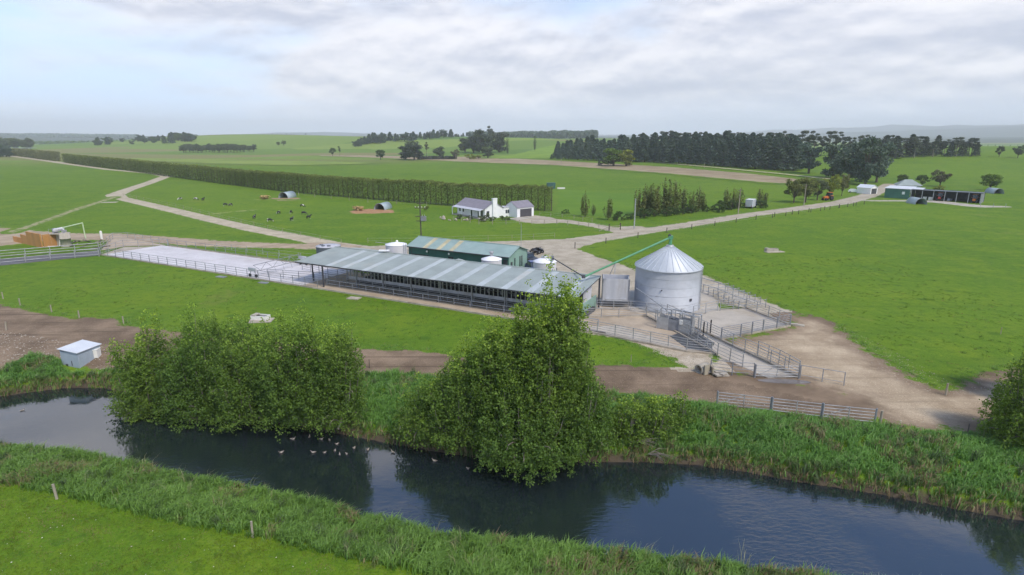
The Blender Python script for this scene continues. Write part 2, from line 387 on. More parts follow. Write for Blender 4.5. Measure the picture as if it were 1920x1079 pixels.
# water
wm, nt, out = new_mat('river_water')
P = N(nt, 'ShaderNodeNewGeometry').outputs['Position']
ripmask = mapr(nt, noise(nt, P, .09, 3, .5), .42, .62)
mp = N(nt, 'ShaderNodeMapping', inp={'Vector': P, 'Rotation': (0, 0, -.35), 'Scale': (1.1, 2.8, 1)}).outputs[0]
rip = noise(nt, mp, 1.6, 3, .55, .6); rip2 = noise(nt, P, .5, 2, .5)
hgt = math_n(nt, 'ADD', math_n(nt, 'MULTIPLY', rip, mapr(nt, ripmask, 0, 1, .12, 1.)), math_n(nt, 'MULTIPLY', rip2, .3))
bm_ = N(nt, 'ShaderNodeBump', inp={'Strength': .24, 'Distance': .11, 'Height': hgt})
wb = N(nt, 'ShaderNodeBsdfPrincipled', inp={'Base Color': (.010, .016, .020, 1), 'Roughness': .02, 'IOR': 2.4, 'Specular IOR Level': .5, 'Normal': bm_.outputs[0]})
nt.links.new(wb.outputs[0], out.inputs[0])
wpx = [Vector((p[0], p[1], 0)) for p in RIVER]
xs = axis(-70, 60, 2.0, -150, 130, 1.3); ys = np.arange(2, 100, 2.0)
VX, VY = np.meshgrid(xs, ys); sdw = sd_poly(VX, VY, RIVER); i2 = np.arange(VX.size).reshape(VX.shape)
q = np.stack([i2[:-1, :-1], i2[:-1, 1:], i2[1:, 1:], i2[1:, :-1]], -1).reshape(-1, 4)
q = q[(sdw.ravel()[q].max(1) > -1.2)]
used = np.unique(q); rem = np.zeros(VX.size, int); rem[used] = np.arange(len(used))
me = tri_mesh('water', np.stack([VX.ravel()[used], VY.ravel()[used], np.full(len(used), WZ + .02)], -1), rem[q])
tag(link('water', me, None, wm), kind='structure')

# sheets of bare ground ------------------------------------------------------
def gp(*pts): return [(g(x, y).x, g(x, y).y) for x, y in pts]
SH = {}
SH['gravel_road'] = ([
    ('strip', gp((1010, 470), (1090, 452), (1180, 438), (1300, 420), (1400, 404), (1500, 391), (1580, 380), (1625, 368), (1652, 356), (1668, 346)), [9, 7.0, 5.5, 5.2, 5.2, 6.0, 6.5, 6, 5.5, 5]),
    ('poly', gp((690, 462), (640, 455), (560, 450), (590, 466), (640, 472), (740, 476), (850, 484), (980, 500), (1090, 535), (1120, 572), (1200, 575), (1215, 520), (1178, 500), (1120, 482), (1085, 468), (1090, 450), (1040, 449), (960, 452), (850, 455), (760, 459))),
    ('poly', gp((1190, 515), (1300, 512), (1330, 520), (1400, 552), (1480, 582), (1506, 592), (1480, 612), (1400, 580), (1300, 560))),
    ('strip', gp((1012, 412), (1060, 415), (1120, 424), (1175, 436)), [5.5, 4.6, 4.2, 5.0]),
    ('poly', gp((962, 411), (1003, 404), (1040, 409), (1060, 418), (1010, 420), (970, 416))),
    ('poly', gp((1160, 425), (1200, 424), (1225, 430), (1190, 438), (1150, 440)))], 1.0, .006, .55)
SH['farm_track'] = ([
    ('strip', gp((620, 458), (560, 446), (480, 431), (400, 413), (330, 396), (270, 382), (222, 371)), 4.6),
    ('strip', gp((222, 371), (215, 366), (240, 356), (280, 343), (312, 331), (290, 326), (200, 318), (130, 308), (60, 298), (20, 293)), [5.5, 6, 5, 5, 5.5, 5, 4.5, 6, 7, 7])], 1.2, .009, .35)
SH['yard_track'] = ([('strip', gp((640, 466), (560, 462), (470, 460), (380, 456), (300, 450), (200, 444), (120, 445), (40, 441), (-40, 440)), [4, 4.5, 5.5, 6, 6.5, 8, 9, 10, 9]),
    ('poly', gp((-40, 420), (10, 428), (60, 432), (110, 446), (60, 455), (0, 462), (-40, 465)))], 1.2, .013, .9)
SH['wheel_track'] = ([('strip', [(p[0] + o, p[1] - o) for p in gp((215, 370), (140, 394), (70, 420), (20, 436))], .9) for o in (-.75, .75)], .6, .017, .9)
SH['dirt_race'] = ([
    ('poly', gp((-120, 545), (0, 572), (100, 592), (230, 611), (400, 632), (560, 645), (690, 655), (780, 659), (900, 672), (1100, 683), (1280, 689), (1340, 697), (1480, 715), (1640, 742), (1760, 760), (1760, 800), (1640, 793), (1290, 754), (1180, 742), (1100, 737), (900, 722), (780, 702), (690, 702), (400, 706), (230, 690), (170, 682), (120, 673), (60, 667), (0, 692), (-120, 715))),
    ('poly', gp((120, 607), (160, 596), (220, 598), (232, 612), (160, 612)))], .55, .021, .55)
SH['dirt_yard'] = ([
    ('poly', gp((1330, 692), (1345, 672), (1355, 640), (1480, 614), (1478, 596), (1520, 592), (1560, 604), (1600, 640), (1680, 690), (1740, 722), (1770, 733), (1800, 722), (1850, 700), (1960, 680), (2050, 690), (2050, 790), (1920, 782), (1830, 812), (1750, 812), (1640, 793), (1600, 750), (1480, 722)))], .5, .0245, 1.3)
SH['yard_gravel'] = ([('poly', gp((1080, 600), (1180, 625), (1330, 662), (1345, 690), (1285, 690), (1262, 672), (1180, 640), (1085, 622)))], .5, .026, .5)
SH['bare_soil'] = ([('poly', gp((655, 396), (690, 392), (735, 394), (742, 399), (700, 401), (660, 401)))], .6, .006, .9)
SH['worn_patch'] = ([('poly', gp((505, 372), (560, 371), (565, 376), (520, 377)))], .6, .006, .9)
SH['ploughed_field'] = ([('poly', gp((600, 292.5), (700, 294.5), (900, 300), (1030, 306.5), (1250, 318.5), (1400, 329), (1500, 338), (1470, 346), (1250, 328), (1040, 313.5), (900, 308), (700, 298), (600, 294)))], 6., .02, 1.4)
SH['painted_sun_slope'] = ([('poly', [(gx(a, y).x, gx(a, y).y) for a, y in ((915, 520), (1032, 500), (1050, 560), (1050, 760), (1010, 700), (985, 620), (955, 560))])], 8., .04, 3.)  # lighter grass sheet painting a patch of sunlight on the far slope
SH['pale_paddock'] = ([('poly', gp((240, 297), (420, 300), (640, 305), (700, 308), (560, 311), (420, 308), (260, 301)))], 6., .05, 3.)
SH['bright_paddock'] = ([('poly', gp((1048, 356), (1150, 362), (1225, 366), (1190, 400), (1150, 408), (1044, 398)))], 3., .012, 1.)
SH['lane'] = ([('strip', gp((1030, 301), (1200, 310), (1350, 321), (1480, 331), (1560, 338)), 3.0)], 2.0, .03, .5)
SH['shed_apron'] = ([('strip', gp((1630, 377), (1700, 377), (1760, 379), (1830, 387), (1880, 388)), [3, 4, 7, 7, 4])], 1.2, .030, .7)
SH['silage_trail'] = ([('strip', gp((395, 402), (440, 397), (480, 394)), .9), ('strip', gp((475, 375), (505, 375), (560, 375)), .7)], .6, .008, .9)
MS = {
 'gravel_road': sheet_mat('gravel', (.33, .285, .21), (.47, .41, .315), (.27, .22, .15), .55, .35, .25, ruts=(.30, .25)),
 'farm_track': sheet_mat('track_gravel', (.36, .31, .22), (.50, .43, .31), (.30, .25, .17), .35, .3, .2),
 'yard_track': sheet_mat('worn_track', (.30, .23, .155), (.43, .34, .24), (.25, .19, .12), .9, .25, .3),
 'wheel_track': sheet_mat('wheel_mark', (.26, .25, .12), (.38, .33, .2), (.2, .22, .08), .9, .4, .3),
 'dirt_race': sheet_mat('race_soil', (.135, .094, .060), (.275, .200, .132), (.19, .135, .088), .55, .22, .5, ruts=(-.28, .75)),
 'dirt_yard': sheet_mat('yard_soil', (.30, .225, .145), (.50, .40, .275), (.36, .275, .18), 1.3, .18, .55, ruts=(-.5, .35), into=((.135, .094, .060), (.275, .200, .132))),
 'yard_gravel': sheet_mat('loose_gravel', (.34, .28, .2), (.5, .43, .33), (.25, .19, .12), .5, .8, .7),
 'bare_soil': sheet_mat('orange_soil', (.33, .17, .085), (.42, .25, .13), (.25, .15, .08), .9, .8, .3),
 'worn_patch': sheet_mat('poached_soil', (.28, .19, .11), (.36, .25, .16), (.2, .15, .08), .9, .8, .3),
 'ploughed_field': sheet_mat('tilth', (.25, .19, .115), (.35, .28, .175), (.21, .18, .09), 1.4, .05, .2, nscale=.15),
 'painted_sun_slope': sheet_mat('painted_sun_grass', (.14, .235, .02), (.19, .29, .03), (.12, .21, .02), 3., .05, .1, nscale=.1),  # sunlight on the slope put into the grass colour
 'pale_paddock': sheet_mat('pale_grass', (.16, .225, .035), (.22, .28, .05), (.14, .20, .03), 3., .03, .1, nscale=.1),
 'bright_paddock': sheet_mat('young_grass', (.085, .175, .010), (.12, .215, .013), (.075, .16, .01), 1., .05, .15, nscale=.3),
 'lane': sheet_mat('lane_gravel', (.42, .36, .24), (.5, .44, .3), (.35, .3, .2), .5, .2, .2),
 'shed_apron': sheet_mat('apron_gravel', (.36, .33, .27), (.48, .43, .35), (.3, .27, .2), .7, .4, .2),
 'silage_trail': sheet_mat('hay_trail', (.28, .3, .09), (.42, .38, .17), (.2, .24, .08), .9, .6, .3)}
ALLSH = [(s, max(math.dist(p, (0, 45)) for p in s[1]), k) for k, v in SH.items() for s in v[0]]
TRACKS = ('gravel_road', 'farm_track', 'yard_track', 'dirt_race', 'dirt_yard', 'yard_gravel', 'shed_apron')
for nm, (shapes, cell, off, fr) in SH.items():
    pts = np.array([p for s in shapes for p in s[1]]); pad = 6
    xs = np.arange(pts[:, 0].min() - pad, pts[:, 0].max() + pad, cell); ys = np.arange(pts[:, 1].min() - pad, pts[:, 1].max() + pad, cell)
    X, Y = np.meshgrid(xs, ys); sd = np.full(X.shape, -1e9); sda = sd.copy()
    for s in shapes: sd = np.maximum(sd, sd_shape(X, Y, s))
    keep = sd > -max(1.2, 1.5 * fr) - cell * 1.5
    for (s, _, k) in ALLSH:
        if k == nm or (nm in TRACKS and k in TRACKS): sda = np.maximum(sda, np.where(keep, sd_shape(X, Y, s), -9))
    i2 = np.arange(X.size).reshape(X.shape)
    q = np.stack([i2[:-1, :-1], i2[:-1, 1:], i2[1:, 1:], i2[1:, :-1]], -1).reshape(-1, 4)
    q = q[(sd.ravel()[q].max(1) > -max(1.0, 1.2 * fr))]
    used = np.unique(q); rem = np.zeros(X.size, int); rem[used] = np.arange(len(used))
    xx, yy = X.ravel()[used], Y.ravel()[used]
    me = tri_mesh(nm, np.stack([xx, yy, terrain(xx, yy) + off + (.15 if nm in ('ploughed_field', 'lane', 'painted_sun_slope', 'pale_paddock') else 0)], -1), rem[q], {'edge': np.clip(sda.ravel()[used], -6, 6), 'own': np.clip(sd.ravel()[used], -6, 6)}, True)
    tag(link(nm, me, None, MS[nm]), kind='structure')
# ------------------------------------------------------------------ building materials
M = {}
M['roof_green'] = mat('zinc_green_roof', (.295, .335, .310), .5, .12, .5, spec=.5, corr=('X', .25, .25), dirt=((.36, .36, .31), .5))
M['skylight'] = mat('fibreglass_sheet', (.43, .47, .465), .4, .10, .6, spec=.5, dirt=((.50, .44, .30), .35))
M['skylight_tan'] = mat('tan_fibreglass', (.50, .44, .27), .5, .18, .7, dirt=((.3, .36, .28), .5))
M['dark_steel'] = mat('dark_steel', (.075, .075, .085), .6, .25, 2, metal=.2)
M['galv'] = mat('galvanised_steel', (.44, .45, .46), .45, .18, 1.5, metal=.45, spec=.5)
M['galv_pipe'] = mat('galvanised_pipe', (.40, .40, .40), .5, .22, 1.2, metal=.35, dirt=((.22, .17, .11), .5))
M['galv_dull'] = mat('dull_galvanised', (.27, .28, .30), .6, .2, 1.5, metal=.3, dirt=((.3, .24, .16), .4))
M['panel_grey'] = mat('grey_panel', (.50, .51, .54), .6, .15, .8, streak=True, dirt=((.3, .26, .2), .5))
M['wall_green'] = mat('dark_green_cladding', (.045, .135, .115), .55, .14, .5, corr=('X', .2, .2), streak=True)
M['wall_green_pale'] = mat('pale_green_cladding', (.24, .37, .31), .55, .1, .6, corr=('Y', .2, .2), streak=True)
M['roof_green2'] = mat('green_iron_roof', (.27, .365, .335), .45, .10, .6, corr=('X', .2, .25), dirt=((.32, .38, .36), .5))
M['interior'] = mat('shaded_interior', (.07, .075, .08), .9, .3, 1)  # dark colour carries the shade inside sheds, shelters and openings
M['concrete'] = mat('yard_concrete', (.43, .385, .32), .85, .13, .35, bump=.15, dirt=((.33, .27, .19), .7), world=True)
M['concrete_wet'] = mat('washed_concrete', (.60, .57, .57), .5, .12, .25, bump=.05, dirt=((.44, .39, .37), .6), spec=.5, world=True)
M['concrete_tan'] = mat('stained_concrete', (.42, .34, .25), .85, .14, .4, bump=.15, dirt=((.28, .21, .14), .6), world=True)
M['kerb'] = mat('kerb_concrete', (.40, .35, .28), .85, .2, .8, dirt=((.16, .12, .08), .7))
M['tank_white'] = mat('white_tank', (.66, .64, .67), .5, .06, .5, streak=True, dirt=((.5, .48, .46), .5))
M['tank_roof'] = mat('white_tank_roof', (.82, .82, .85), .45, .05, .6, dirt=((.65, .64, .64), .4))
M['silo_wall'] = mat('corrugated_silo_steel', (.41, .43, .46), .65, .10, .35, metal=.15, spec=.5, corr=('Z', .14, .5), dirt=((.46, .46, .47), .5))
M['silo_roof'] = mat('silo_roof_steel', (.52, .55, .58), .55, .07, .5, metal=.25, dirt=((.5, .52, .55), .5))
M['auger_green'] = mat('green_auger_paint', (.10, .30, .16), .4, .15, 2)
M['white_wall'] = mat('white_weatherboard', (.80, .80, .80), .6, .05, .8, streak=True, corr=('Z', .16, .25))
M['white_trim'] = mat('white_trim', (.82, .82, .80), .5, .05, 1)
M['house_roof'] = mat('grey_house_roof', (.235, .215, .24), .55, .1, .8, corr=('X', .2, .3))
M['garage_door'] = mat('charcoal_door', (.075, .072, .08), .5, .1, 1)
M['glass'] = mat('window_glass', (.03, .04, .05), .08, .1, 1, spec=.7)
M['timber'] = mat('weathered_post', (.34, .30, .23), .85, .2, 2, streak=True, dirt=((.2, .22, .14), .5))
M['timber_dark'] = mat('dark_post', (.10, .085, .07), .9, .3, 2)
M['orange_wall'] = mat('rusty_orange_wall', (.47, .235, .075), .75, .12, .6, streak=True, dirt=((.36, .2, .09), .5))
M['old_concrete'] = mat('old_concrete', (.42, .38, .31), .9, .15, .7, streak=True, dirt=((.2, .18, .14), .7))
M['pale_pipe'] = mat('pale_green_pipe', (.55, .66, .42), .5, .1, 1)
M['white_plastic'] = mat('white_plastic', (.78, .76, .70), .5, .08, 1, dirt=((.5, .44, .33), .3))
M['tank_dark'] = mat('dark_grey_tank', (.12, .135, .16), .6, .2, .7)
M['tank_top'] = mat('grey_concrete_lid', (.50, .50, .54), .8, .15, .8, dirt=((.3, .3, .33), .6))
M['shelter'] = mat('grey_green_corrugated', (.34, .41, .43), .5, .12, .7, metal=.2, corr=('Y', .22, .4))
M['hut_wall'] = mat('blue_grey_cladding', (.33, .385, .44), .5, .08, .6, corr=('X', .19, .35), streak=True, dirt=((.28, .3, .31), .5))
M['hut_roof'] = mat('pale_iron_roof', (.62, .65, .68), .42, .06, .8, corr=('X', .19, .35))
M['hay'] = mat('hay', (.42, .30, .12), .95, .3, 3, bump=.8)
M['rubber'] = mat('black_rubber', (.03, .03, .032), .8, .3, 2)
M['lamp_white'] = mat('lamp_casing', (.85, .85, .83), .4, .03, 2)
M['mid_green'] = mat('workshop_green', (.06, .165, .125), .55, .12, .5, corr=('X', .2, .2))
M['stone'] = mat('pale_stone', (.42, .37, .30), .9, .25, 2, bump=.5)

ANG = R(-27.4); SO = Vector((-30.07, 80.23, 0)); UA = Vector((math.cos(ANG), math.sin(ANG), 0)); VA = Vector((-math.sin(ANG), math.cos(ANG), 0))
def S(u, v, z=0.): return SO + UA * u + VA * v + Vector((0, 0, z))
def su(p): d = Vector((p.x, p.y, 0)) - SO; return d.dot(UA), d.dot(VA)

# concrete
def slab_struct(name, poly, z0, z1, m):
    return tag(MB().prism([(p[0], p[1]) for p in poly], z0, z1).build(name, m), kind='structure')
slab_struct('concrete_holding_yard', [S(-50.5, 5.2), S(-46.5, -1.2), S(1.5, -1.0), S(1.5, 9.6), S(-44, 9.6)], -.2, .055, M['kerb'])
for i in range(9):
    for j in range(2):
        a, b, c_, d_ = -46 + i * 5.28, -46 + (i + 1) * 5.28 - .05, -1.0 + j * 5.28, -1.0 + (j + 1) * 5.28 - .05
        o_ = MB().prism([(S(u, v).x, S(u, v).y) for u, v in ((a, c_), (b, c_), (b, d_), (a, d_))], 0, .075).build('concrete_bay', M['concrete_wet'], bpy.data.objects['concrete_holding_yard'])
slab_struct('concrete_entry_pad', gp((190, 470), (205, 450), (232, 446), (310, 460.5), (236, 462.5)), -.2, .06, M['concrete_tan'])
slab_struct('concrete_milking_floor', [S(1.5, -1.0), S(45.5, -1.1), S(45.5, 9.0), S(1.5, 9.0)], -.2, .07, M['concrete_tan'])
slab_struct('concrete_silo_pad', gp((1112, 572), (1150, 545), (1330, 545), (1352, 583), (1270, 606), (1215, 592)), -.2, .04, M['concrete'])
slab_struct('concrete_drafting_pen', gp((1086, 596), (1110, 578), (1213, 588), (1340, 662), (1287, 660), (1088, 622)), -.2, .065, M['concrete_tan'])
slab_struct('concrete_drafting_lane', gp((1088, 614), (1160, 612), (1290, 657), (1287, 660), (1088, 622)), -.2, .085, M['concrete'])
slab_struct('concrete_pen_floor', gp((1268, 606), (1352, 581), (1398, 579), (1482, 611), (1352, 638)), -.2, .07, M['concrete'])
slab_struct('concrete_exit_race', gp((1213, 588), (1268, 604), (1352, 639), (1425, 672), (1498, 708), (1440, 710), (1345, 668)), -.2, .055, M['concrete'])
slab_struct('rubber_matting', gp((1256, 632), (1296, 618), (1340, 645), (1330, 662), (1288, 655)), .02, .10, mat('dark_matting', (.075, .08, .085), .8, .2, 1, world=True))
slab_struct('concrete_entry_race', gp((-60, 492), (186, 470), (190, 479), (-60, 505)), -.2, .05, mat('dark_wet_race', (.12, .115, .12), .6, .25, .4, world=True))

# ------------------------------------------------------------------ milking shed
Ls, Ds, ZF, ZB = 41.8, 7.7, 3.2, 4.0
ms = thing('milking_shed', 'long low milking shed with pale grey-green iron roof and light skylight strips', 'shed', (SO.x, SO.y, 0), ANG)
sk = []
for px in (618, 647, 686, 728, 772, 813, 857, 902, 948, 996):
    u, v = su(g(px, 490 + (px - 556) * .1298, ZF)); sk.append(u)
sk.append(sk[-1] + 4.0)
def roof_pt(u, v): return Vector((u, v, ZF + (ZB - ZF) * v / Ds))
prev = 0.
for i, u in enumerate(sk + [Ls + .55]):
    a, b = prev, (u - .55 if i < len(sk) else Ls)
    MB().slab([roof_pt(a, -.25), roof_pt(b, -.25), roof_pt(b, Ds), roof_pt(a, Ds)], .05).build('roof_panel', M['roof_green'], ms)
    if i < len(sk):
        up = Vector((0, 0, .012))
        MB().slab([roof_pt(b, -.28) + up, roof_pt(b + .85, -.28) + up, roof_pt(b + .85, Ds) + up, roof_pt(b, Ds) + up], .045).build('skylight', M['skylight'], ms)
        prev = b + .85
MB().box((Ls / 2, -.27, ZF - .09), (Ls, .1, .14)).build('gutter', M['dark_steel'], ms)
MB().box((Ls / 2, Ds - .1, ZB + .01), (Ls, .3, .06)).build('ridge_cap', M['roof_green'], ms)
for k in range(9):
    u = 4.9 + k * 4.55
    MB().box((u, -.12 if k == 0 else 1.4, (ZF - .1) / 2), (.16, .16, ZF - .12)).build('post', M['dark_steel'] if k == 0 else M['galv_dull'], ms)
MB().box((.9, 1.9, 1.62), (.14, .14, 3.2)).build('post', M['dark_steel'], ms)
for k in range(10):
    u = 1 + k * 4.4; MB().tube((u, 0, ZF - .14), (u, Ds - .1, ZB - .14), .07).build('rafter', M['galv_dull'], ms)
npan = 15; u0p, u1p = 6.6, 41.0
for k in range(npan):
    a = u0p + (u1p - u0p) * k / npan; b = u0p + (u1p - u0p) * (k + 1) / npan
    MB().box(((a + b) / 2, 2.6, 1.10), (b - a - .03, .06, .42)).build('rump_panel', M['panel_grey'], ms)
up_me = MB().box((0, 0, 0), (.10, .10, 1.95)).mesh('bail_post')
nu = 56
for k in range(nu + 1):
    o = link('bail_post', up_me, ms, M['galv']); o.location = (u0p + (u1p - u0p) * k / nu, 2.7, 2.27)
lp_me = MB().box((0, 0, 0), (.09, .09, .92)).mesh('leg_post')
for k in range(16):
    o = link('leg_post', lp_me, ms, M['galv']); o.location = (u0p + (u1p - u0p) * k / 15, 2.55, .47)
for z in (.28, .52, .76):
    MB().tube((u0p, 2.5, z), (u1p, 2.5, z), .035).build('lower_rail', M['galv'], ms)
MB().tube((u0p, 2.66, 1.9), (u1p, 2.66, 1.9), .03).build('breast_rail', M['galv_dull'], ms)
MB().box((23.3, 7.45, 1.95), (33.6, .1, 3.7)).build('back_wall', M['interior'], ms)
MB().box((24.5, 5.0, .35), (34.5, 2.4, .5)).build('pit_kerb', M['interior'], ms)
for k in range(18):
    u = 8 + k * 1.85; mb = MB(); mb.tube((u, 4.4, .3), (u, 4.4, 2.6), .03); mb.tube((u, 4.4, 2.5), (u + .9, 3.2, 2.2), .03); mb.box((u, 4.3, 1.3), (.3, .25, .4)); mb.build('milking_cluster', M['galv_dull'], ms)
MB().box((41.3, 5.2, .85), (.12, 4.6, 1.6)).build('end_wall', M['wall_green_pale'], ms); MB().box((41.25, 4.6, 2.6), (.1, 2.6, 1.9)).build('end_cladding', M['panel_grey'], ms)
MB().box((40.3, 1.2, .9), (2.2, .1, 1.7)).build('end_panel', M['wall_green_pale'], ms)
MB().tube((41.75, -.2, ZF - .1), (41.75, Ds, ZB - .1), .08).build('barge_beam', M['dark_steel'], ms)
MB().box((41.7, 7.5, ZB / 2), (.18, .18, ZB - .1)).build('post', M['dark_steel'], ms)
MB().box((9.5, 7.4, 4.3), (1.5, .5, .14), rz=.5).build('roof_vent', M['white_trim'], ms)
# lean-to roof joining the back
MB().slab([(.9, Ds + .02, ZB - .1), (7.8, Ds + .02, ZB - .1), (7.8, Ds + 2.2, ZB - .35), (2.0, Ds + 2.2, ZB - .35)], .05).build('lean_to_roof', M['roof_green'], ms)

# ------------------------------------------------------------------ green dairy building
gs = thing('dairy_building', 'dark green iron building with tan skylights on its green gable roof, behind the milking shed', 'building', (-16.58, 92.72, 0), R(-29.2))
Lg, Dg, Ze, Zr = 18.4, 5.9, 3.2, 4.2
MB().box((Lg / 2, .06, Ze / 2), (Lg, .12, Ze)).build('front_wall', M['wall_green'], gs)
MB().box((Lg / 2, Dg - .06, Ze / 2), (Lg, .12, Ze)).build('back_wall', M['wall_green'], gs)
for x, mm in ((.06, M['wall_green']), (Lg - .06, M['wall_green_pale'])):
    q = [(0.13, 0), (Dg - .13, 0), (Dg - .13, Ze - .02), (Dg / 2, Zr - .1), (.13, Ze - .02)]
    mb = MB(); n = 5
    vs = [(x - .06, a, b) for a, b in q] + [(x + .06, a, b) for a, b in q]
    mb.add(vs, [(0, 1, 2, 3, 4)[::-1], (5, 6, 7, 8, 9)] + [(i, (i + 1) % n, n + (i + 1) % n, n + i) for i in range(n)]); mb.build('gable_wall', mm, gs)
rg = lambda u, v, dz=0: Vector((u, v, Ze + (Zr - Ze) * (1 - abs(v - Dg / 2) / (Dg / 2)) + dz))
cuts = [(3.0, 3.8), (5.6, 6.4), (8.0, 8.8)]; prev = -.25
for (a, b) in cuts + [(Lg + .3, None)]:
    MB().slab([rg(prev, -.3), rg(a, -.3), rg(a, Dg / 2), rg(prev, Dg / 2)], .05).build('roof_panel', M['roof_green2'], gs)
    if b: MB().slab([rg(a, -.32, .008), rg(b, -.32, .008), rg(b, Dg / 2, .008), rg(a, Dg / 2, .008)], .05).build('skylight', M['skylight_tan'], gs); prev = b
MB().slab([rg(-.25, Dg / 2), rg(Lg + .3, Dg / 2), rg(Lg + .3, Dg + .3), rg(-.25, Dg + .3)], .05).build('back_roof', M['roof_green2'], gs)
MB().tube((-.27, Dg / 2, Zr + .03), (Lg + .32, Dg / 2, Zr + .03), .07).build('ridge_cap', M['roof_green2'], gs)
MB().box((Lg / 2, -.36, Ze - .17), (Lg + .5, .1, .12)).build('gutter', M['dark_steel'], gs)
d = MB().box((2.3, -.04, 2.45), (3.3, .08, 1.0)).build('roller_door', M['wall_green'], gs)
MB().box((2.3, -.06, 2.98), (3.5, .12, .1)).build('door_frame', M['dark_steel'], d); MB().box((.6, -.05, 1.5), (.1, .1, 2.9)).build('door_frame', M['dark_steel'], d)
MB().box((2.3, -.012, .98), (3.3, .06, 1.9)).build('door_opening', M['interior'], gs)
w = MB().box((8.2, -.03, 1.55), (.9, .06, 1.0)).build('window', M['glass'], gs); MB().box((8.2, -.02, 2.08), (1.0, .1, .06)).build('window_frame', M['dark_steel'], w)
for u in (3.75, 7.95): MB().ball((u, -.15, 2.55), .17).build('wall_lamp', M['lamp_white'], gs)
MB().box((16.2, -.05, 1.4), (.9, .1, 2.8)).build('side_panel', M['panel_grey'], gs)
MB().box((17.9, -.04, 1.3), (.7, .09, 2.6)).build('door', M['interior'], gs)
for v in (1.9, 3.5, 4.1):
    w = MB().box((Lg + .01, v, 1.75), (.06, .28, 1.5)).build('window', M['glass'], gs); MB().box((Lg + .02, v, 2.54), (.08, .34, .06)).build('window_frame', M['dark_steel'], w)
MB().box((Lg + .01, .9, 1.1), (.06, .5, 2.1)).build('door', M['dark_steel'], gs)
MB().tube((Lg - 1.2, Dg + .2, 3), (Lg - 1.2, Dg + .2, 7.2), .035).build('aerial', M['galv'], gs)

# ------------------------------------------------------------------ tanks
def tank(name, label, c, r, h, cone, wall, roof, ladder=None, hat=None, group='round tanks around the milking shed'):
    t = thing(name, label, 'tank', (c[0], c[1], 0), 0, group)
    MB().lathe([(r, 0), (r, h)], 36).build('tank_wall', wall, t)
    MB().lathe([(r + .05, h - .03), (r + .05, h + .03), (r * .35, h + cone * .72), (.01, h + cone)], 36).build('tank_roof', roof, t)
    if ladder is not None:
        mb = MB(); a = ladder; d = Vector((math.cos(a), math.sin(a), 0)); s = Vector((-d.y, d.x, 0)) * .2
        for k in (-1, 1): mb.tube(d * (r + .12) + s * k, d * (r + .12) + s * k + Vector((0, 0, h + .3)), .03)
        for k in range(int(h / .35)): mb.tube(d * (r + .12) - s + Vector((0, 0, .3 + k * .35)), d * (r + .12) + s + Vector((0, 0, .3 + k * .35)), .02)
        mb.build('ladder', M['galv'], t)
    return t
c = gx(745, 88)
t1 = tank('water_tank', 'white round tank with a ladder, between the long shed roof and the green building', c, 1.58, 4.2, .35, M['tank_white'], M['tank_roof'], -.55)
MB().ball((.15, .1, 4.62), .2).build('valve', M['white_plastic'], t1); MB().tube((-1.5, .2, 4.3), (-3.2, .4, 4.45), .04).build('pipe', M['galv'], t1)
c = gx(922, 80)
t2 = tank('vent_tank', 'white round tank with a capped flue, in front of the green building', c, 1.4, 3.55, .45, M['tank_white'], M['tank_roof'])
MB().lathe([(.2, 3.9), (.2, 4.45), (.36, 4.5), (.36, 4.6), (.01, 4.66)], 12).build('flue', M['galv'], t2)
c = gx(1021, 80)
t3 = tank('feed_tank', 'pale grey round tank with a thin auger rising to its rim, beside the parked ute', c, 1.6, 3.25, .62, M['tank_white'], M['tank_roof'])
MB().lathe([(.5, 3.75), (.5, 3.95), (.01, 4.0)], 16).build('hatch', M['galv'], t3)
for a in (-.9, -.1): MB().box((1.66 * math.cos(a), 1.66 * math.sin(a), 1.2), (.1, .1, 2.3)).build('leg', M['dark_steel'], t3)
fa = thing('feed_auger', 'thin dark auger tube sloping from the grey tank down to the shed end', 'auger', (0, 0, 0))
p0, p1 = gx(1036, 79, 3.9), g(1094, 519, 4.35)
MB().tube(p0, p1, .075).build('tube', M['dark_steel'], fa); MB().box(p0, (.35, .35, .6)).build('motor', M['galv_dull'], fa); MB().box(p1, (.4, .4, .35)).build('inlet', M['dark_steel'], fa)
t4 = tank('dome_tank', 'low tank with a green-grey dome just showing behind the long shed roof', S(20.3, 10.1), 1.7, 2.9, .75, M['roof_green'], M['roof_green'])
c = gx(617, 100)
t5 = tank('squat_tank', 'squat dark-sided round tank with pale lid at the left end of the shed', c, 2.05, 1.75, .22, M['tank_dark'], M['tank_top'])
for a, b in ((-.6, -.9), (.4, -1.0), (-1.2, .1)): MB().lathe([(.32, 1.85), (.32, 2.02), (.01, 2.05)], 12, (a, b, 0)).build('lid', M['tank_dark'], t5)
MB().lathe([(2.1, 1.72), (2.1, 1.8)], 36).build('rim', M['tank_top'], t5)

# ------------------------------------------------------------------ silo and auger
SC = Vector((18.9, 69.2, 0)); SR, SEV, SAP = 3.88, 5.05, 7.3
silo = thing('grain_silo', 'large galvanised round grain silo with ribbed conical roof', 'silo', SC)
MB().lathe([(SR + .08, .05), (SR + .08, .25), (SR, .25), (SR, SEV)], 72).build('silo_wall', M['silo_wall'], silo)
rf = MB().lathe([(SR + .14, SEV - .12), (SR + .14, SEV), (.42, SAP)], 72).build('silo_roof', M['silo_roof'], silo)
rib = MB(); rib.slab([(SR + .15, -.035, SEV + .045), (SR + .15, .035, SEV + .045), (.45, .03, SAP + .045), (.45, -.03, SAP + .045)], .08); rib_me = rib.mesh('rib')
for k in range(30):
    o = link('rib', rib_me, rf, M['silo_roof']); o.rotation_euler.z = 2 * math.pi * k / 30
MB().lathe([(.46, SAP - .03), (.46, SAP + .16), (.34, SAP + .2), (.01, SAP + .26)], 20).build('roof_cap', M['galv'], silo)
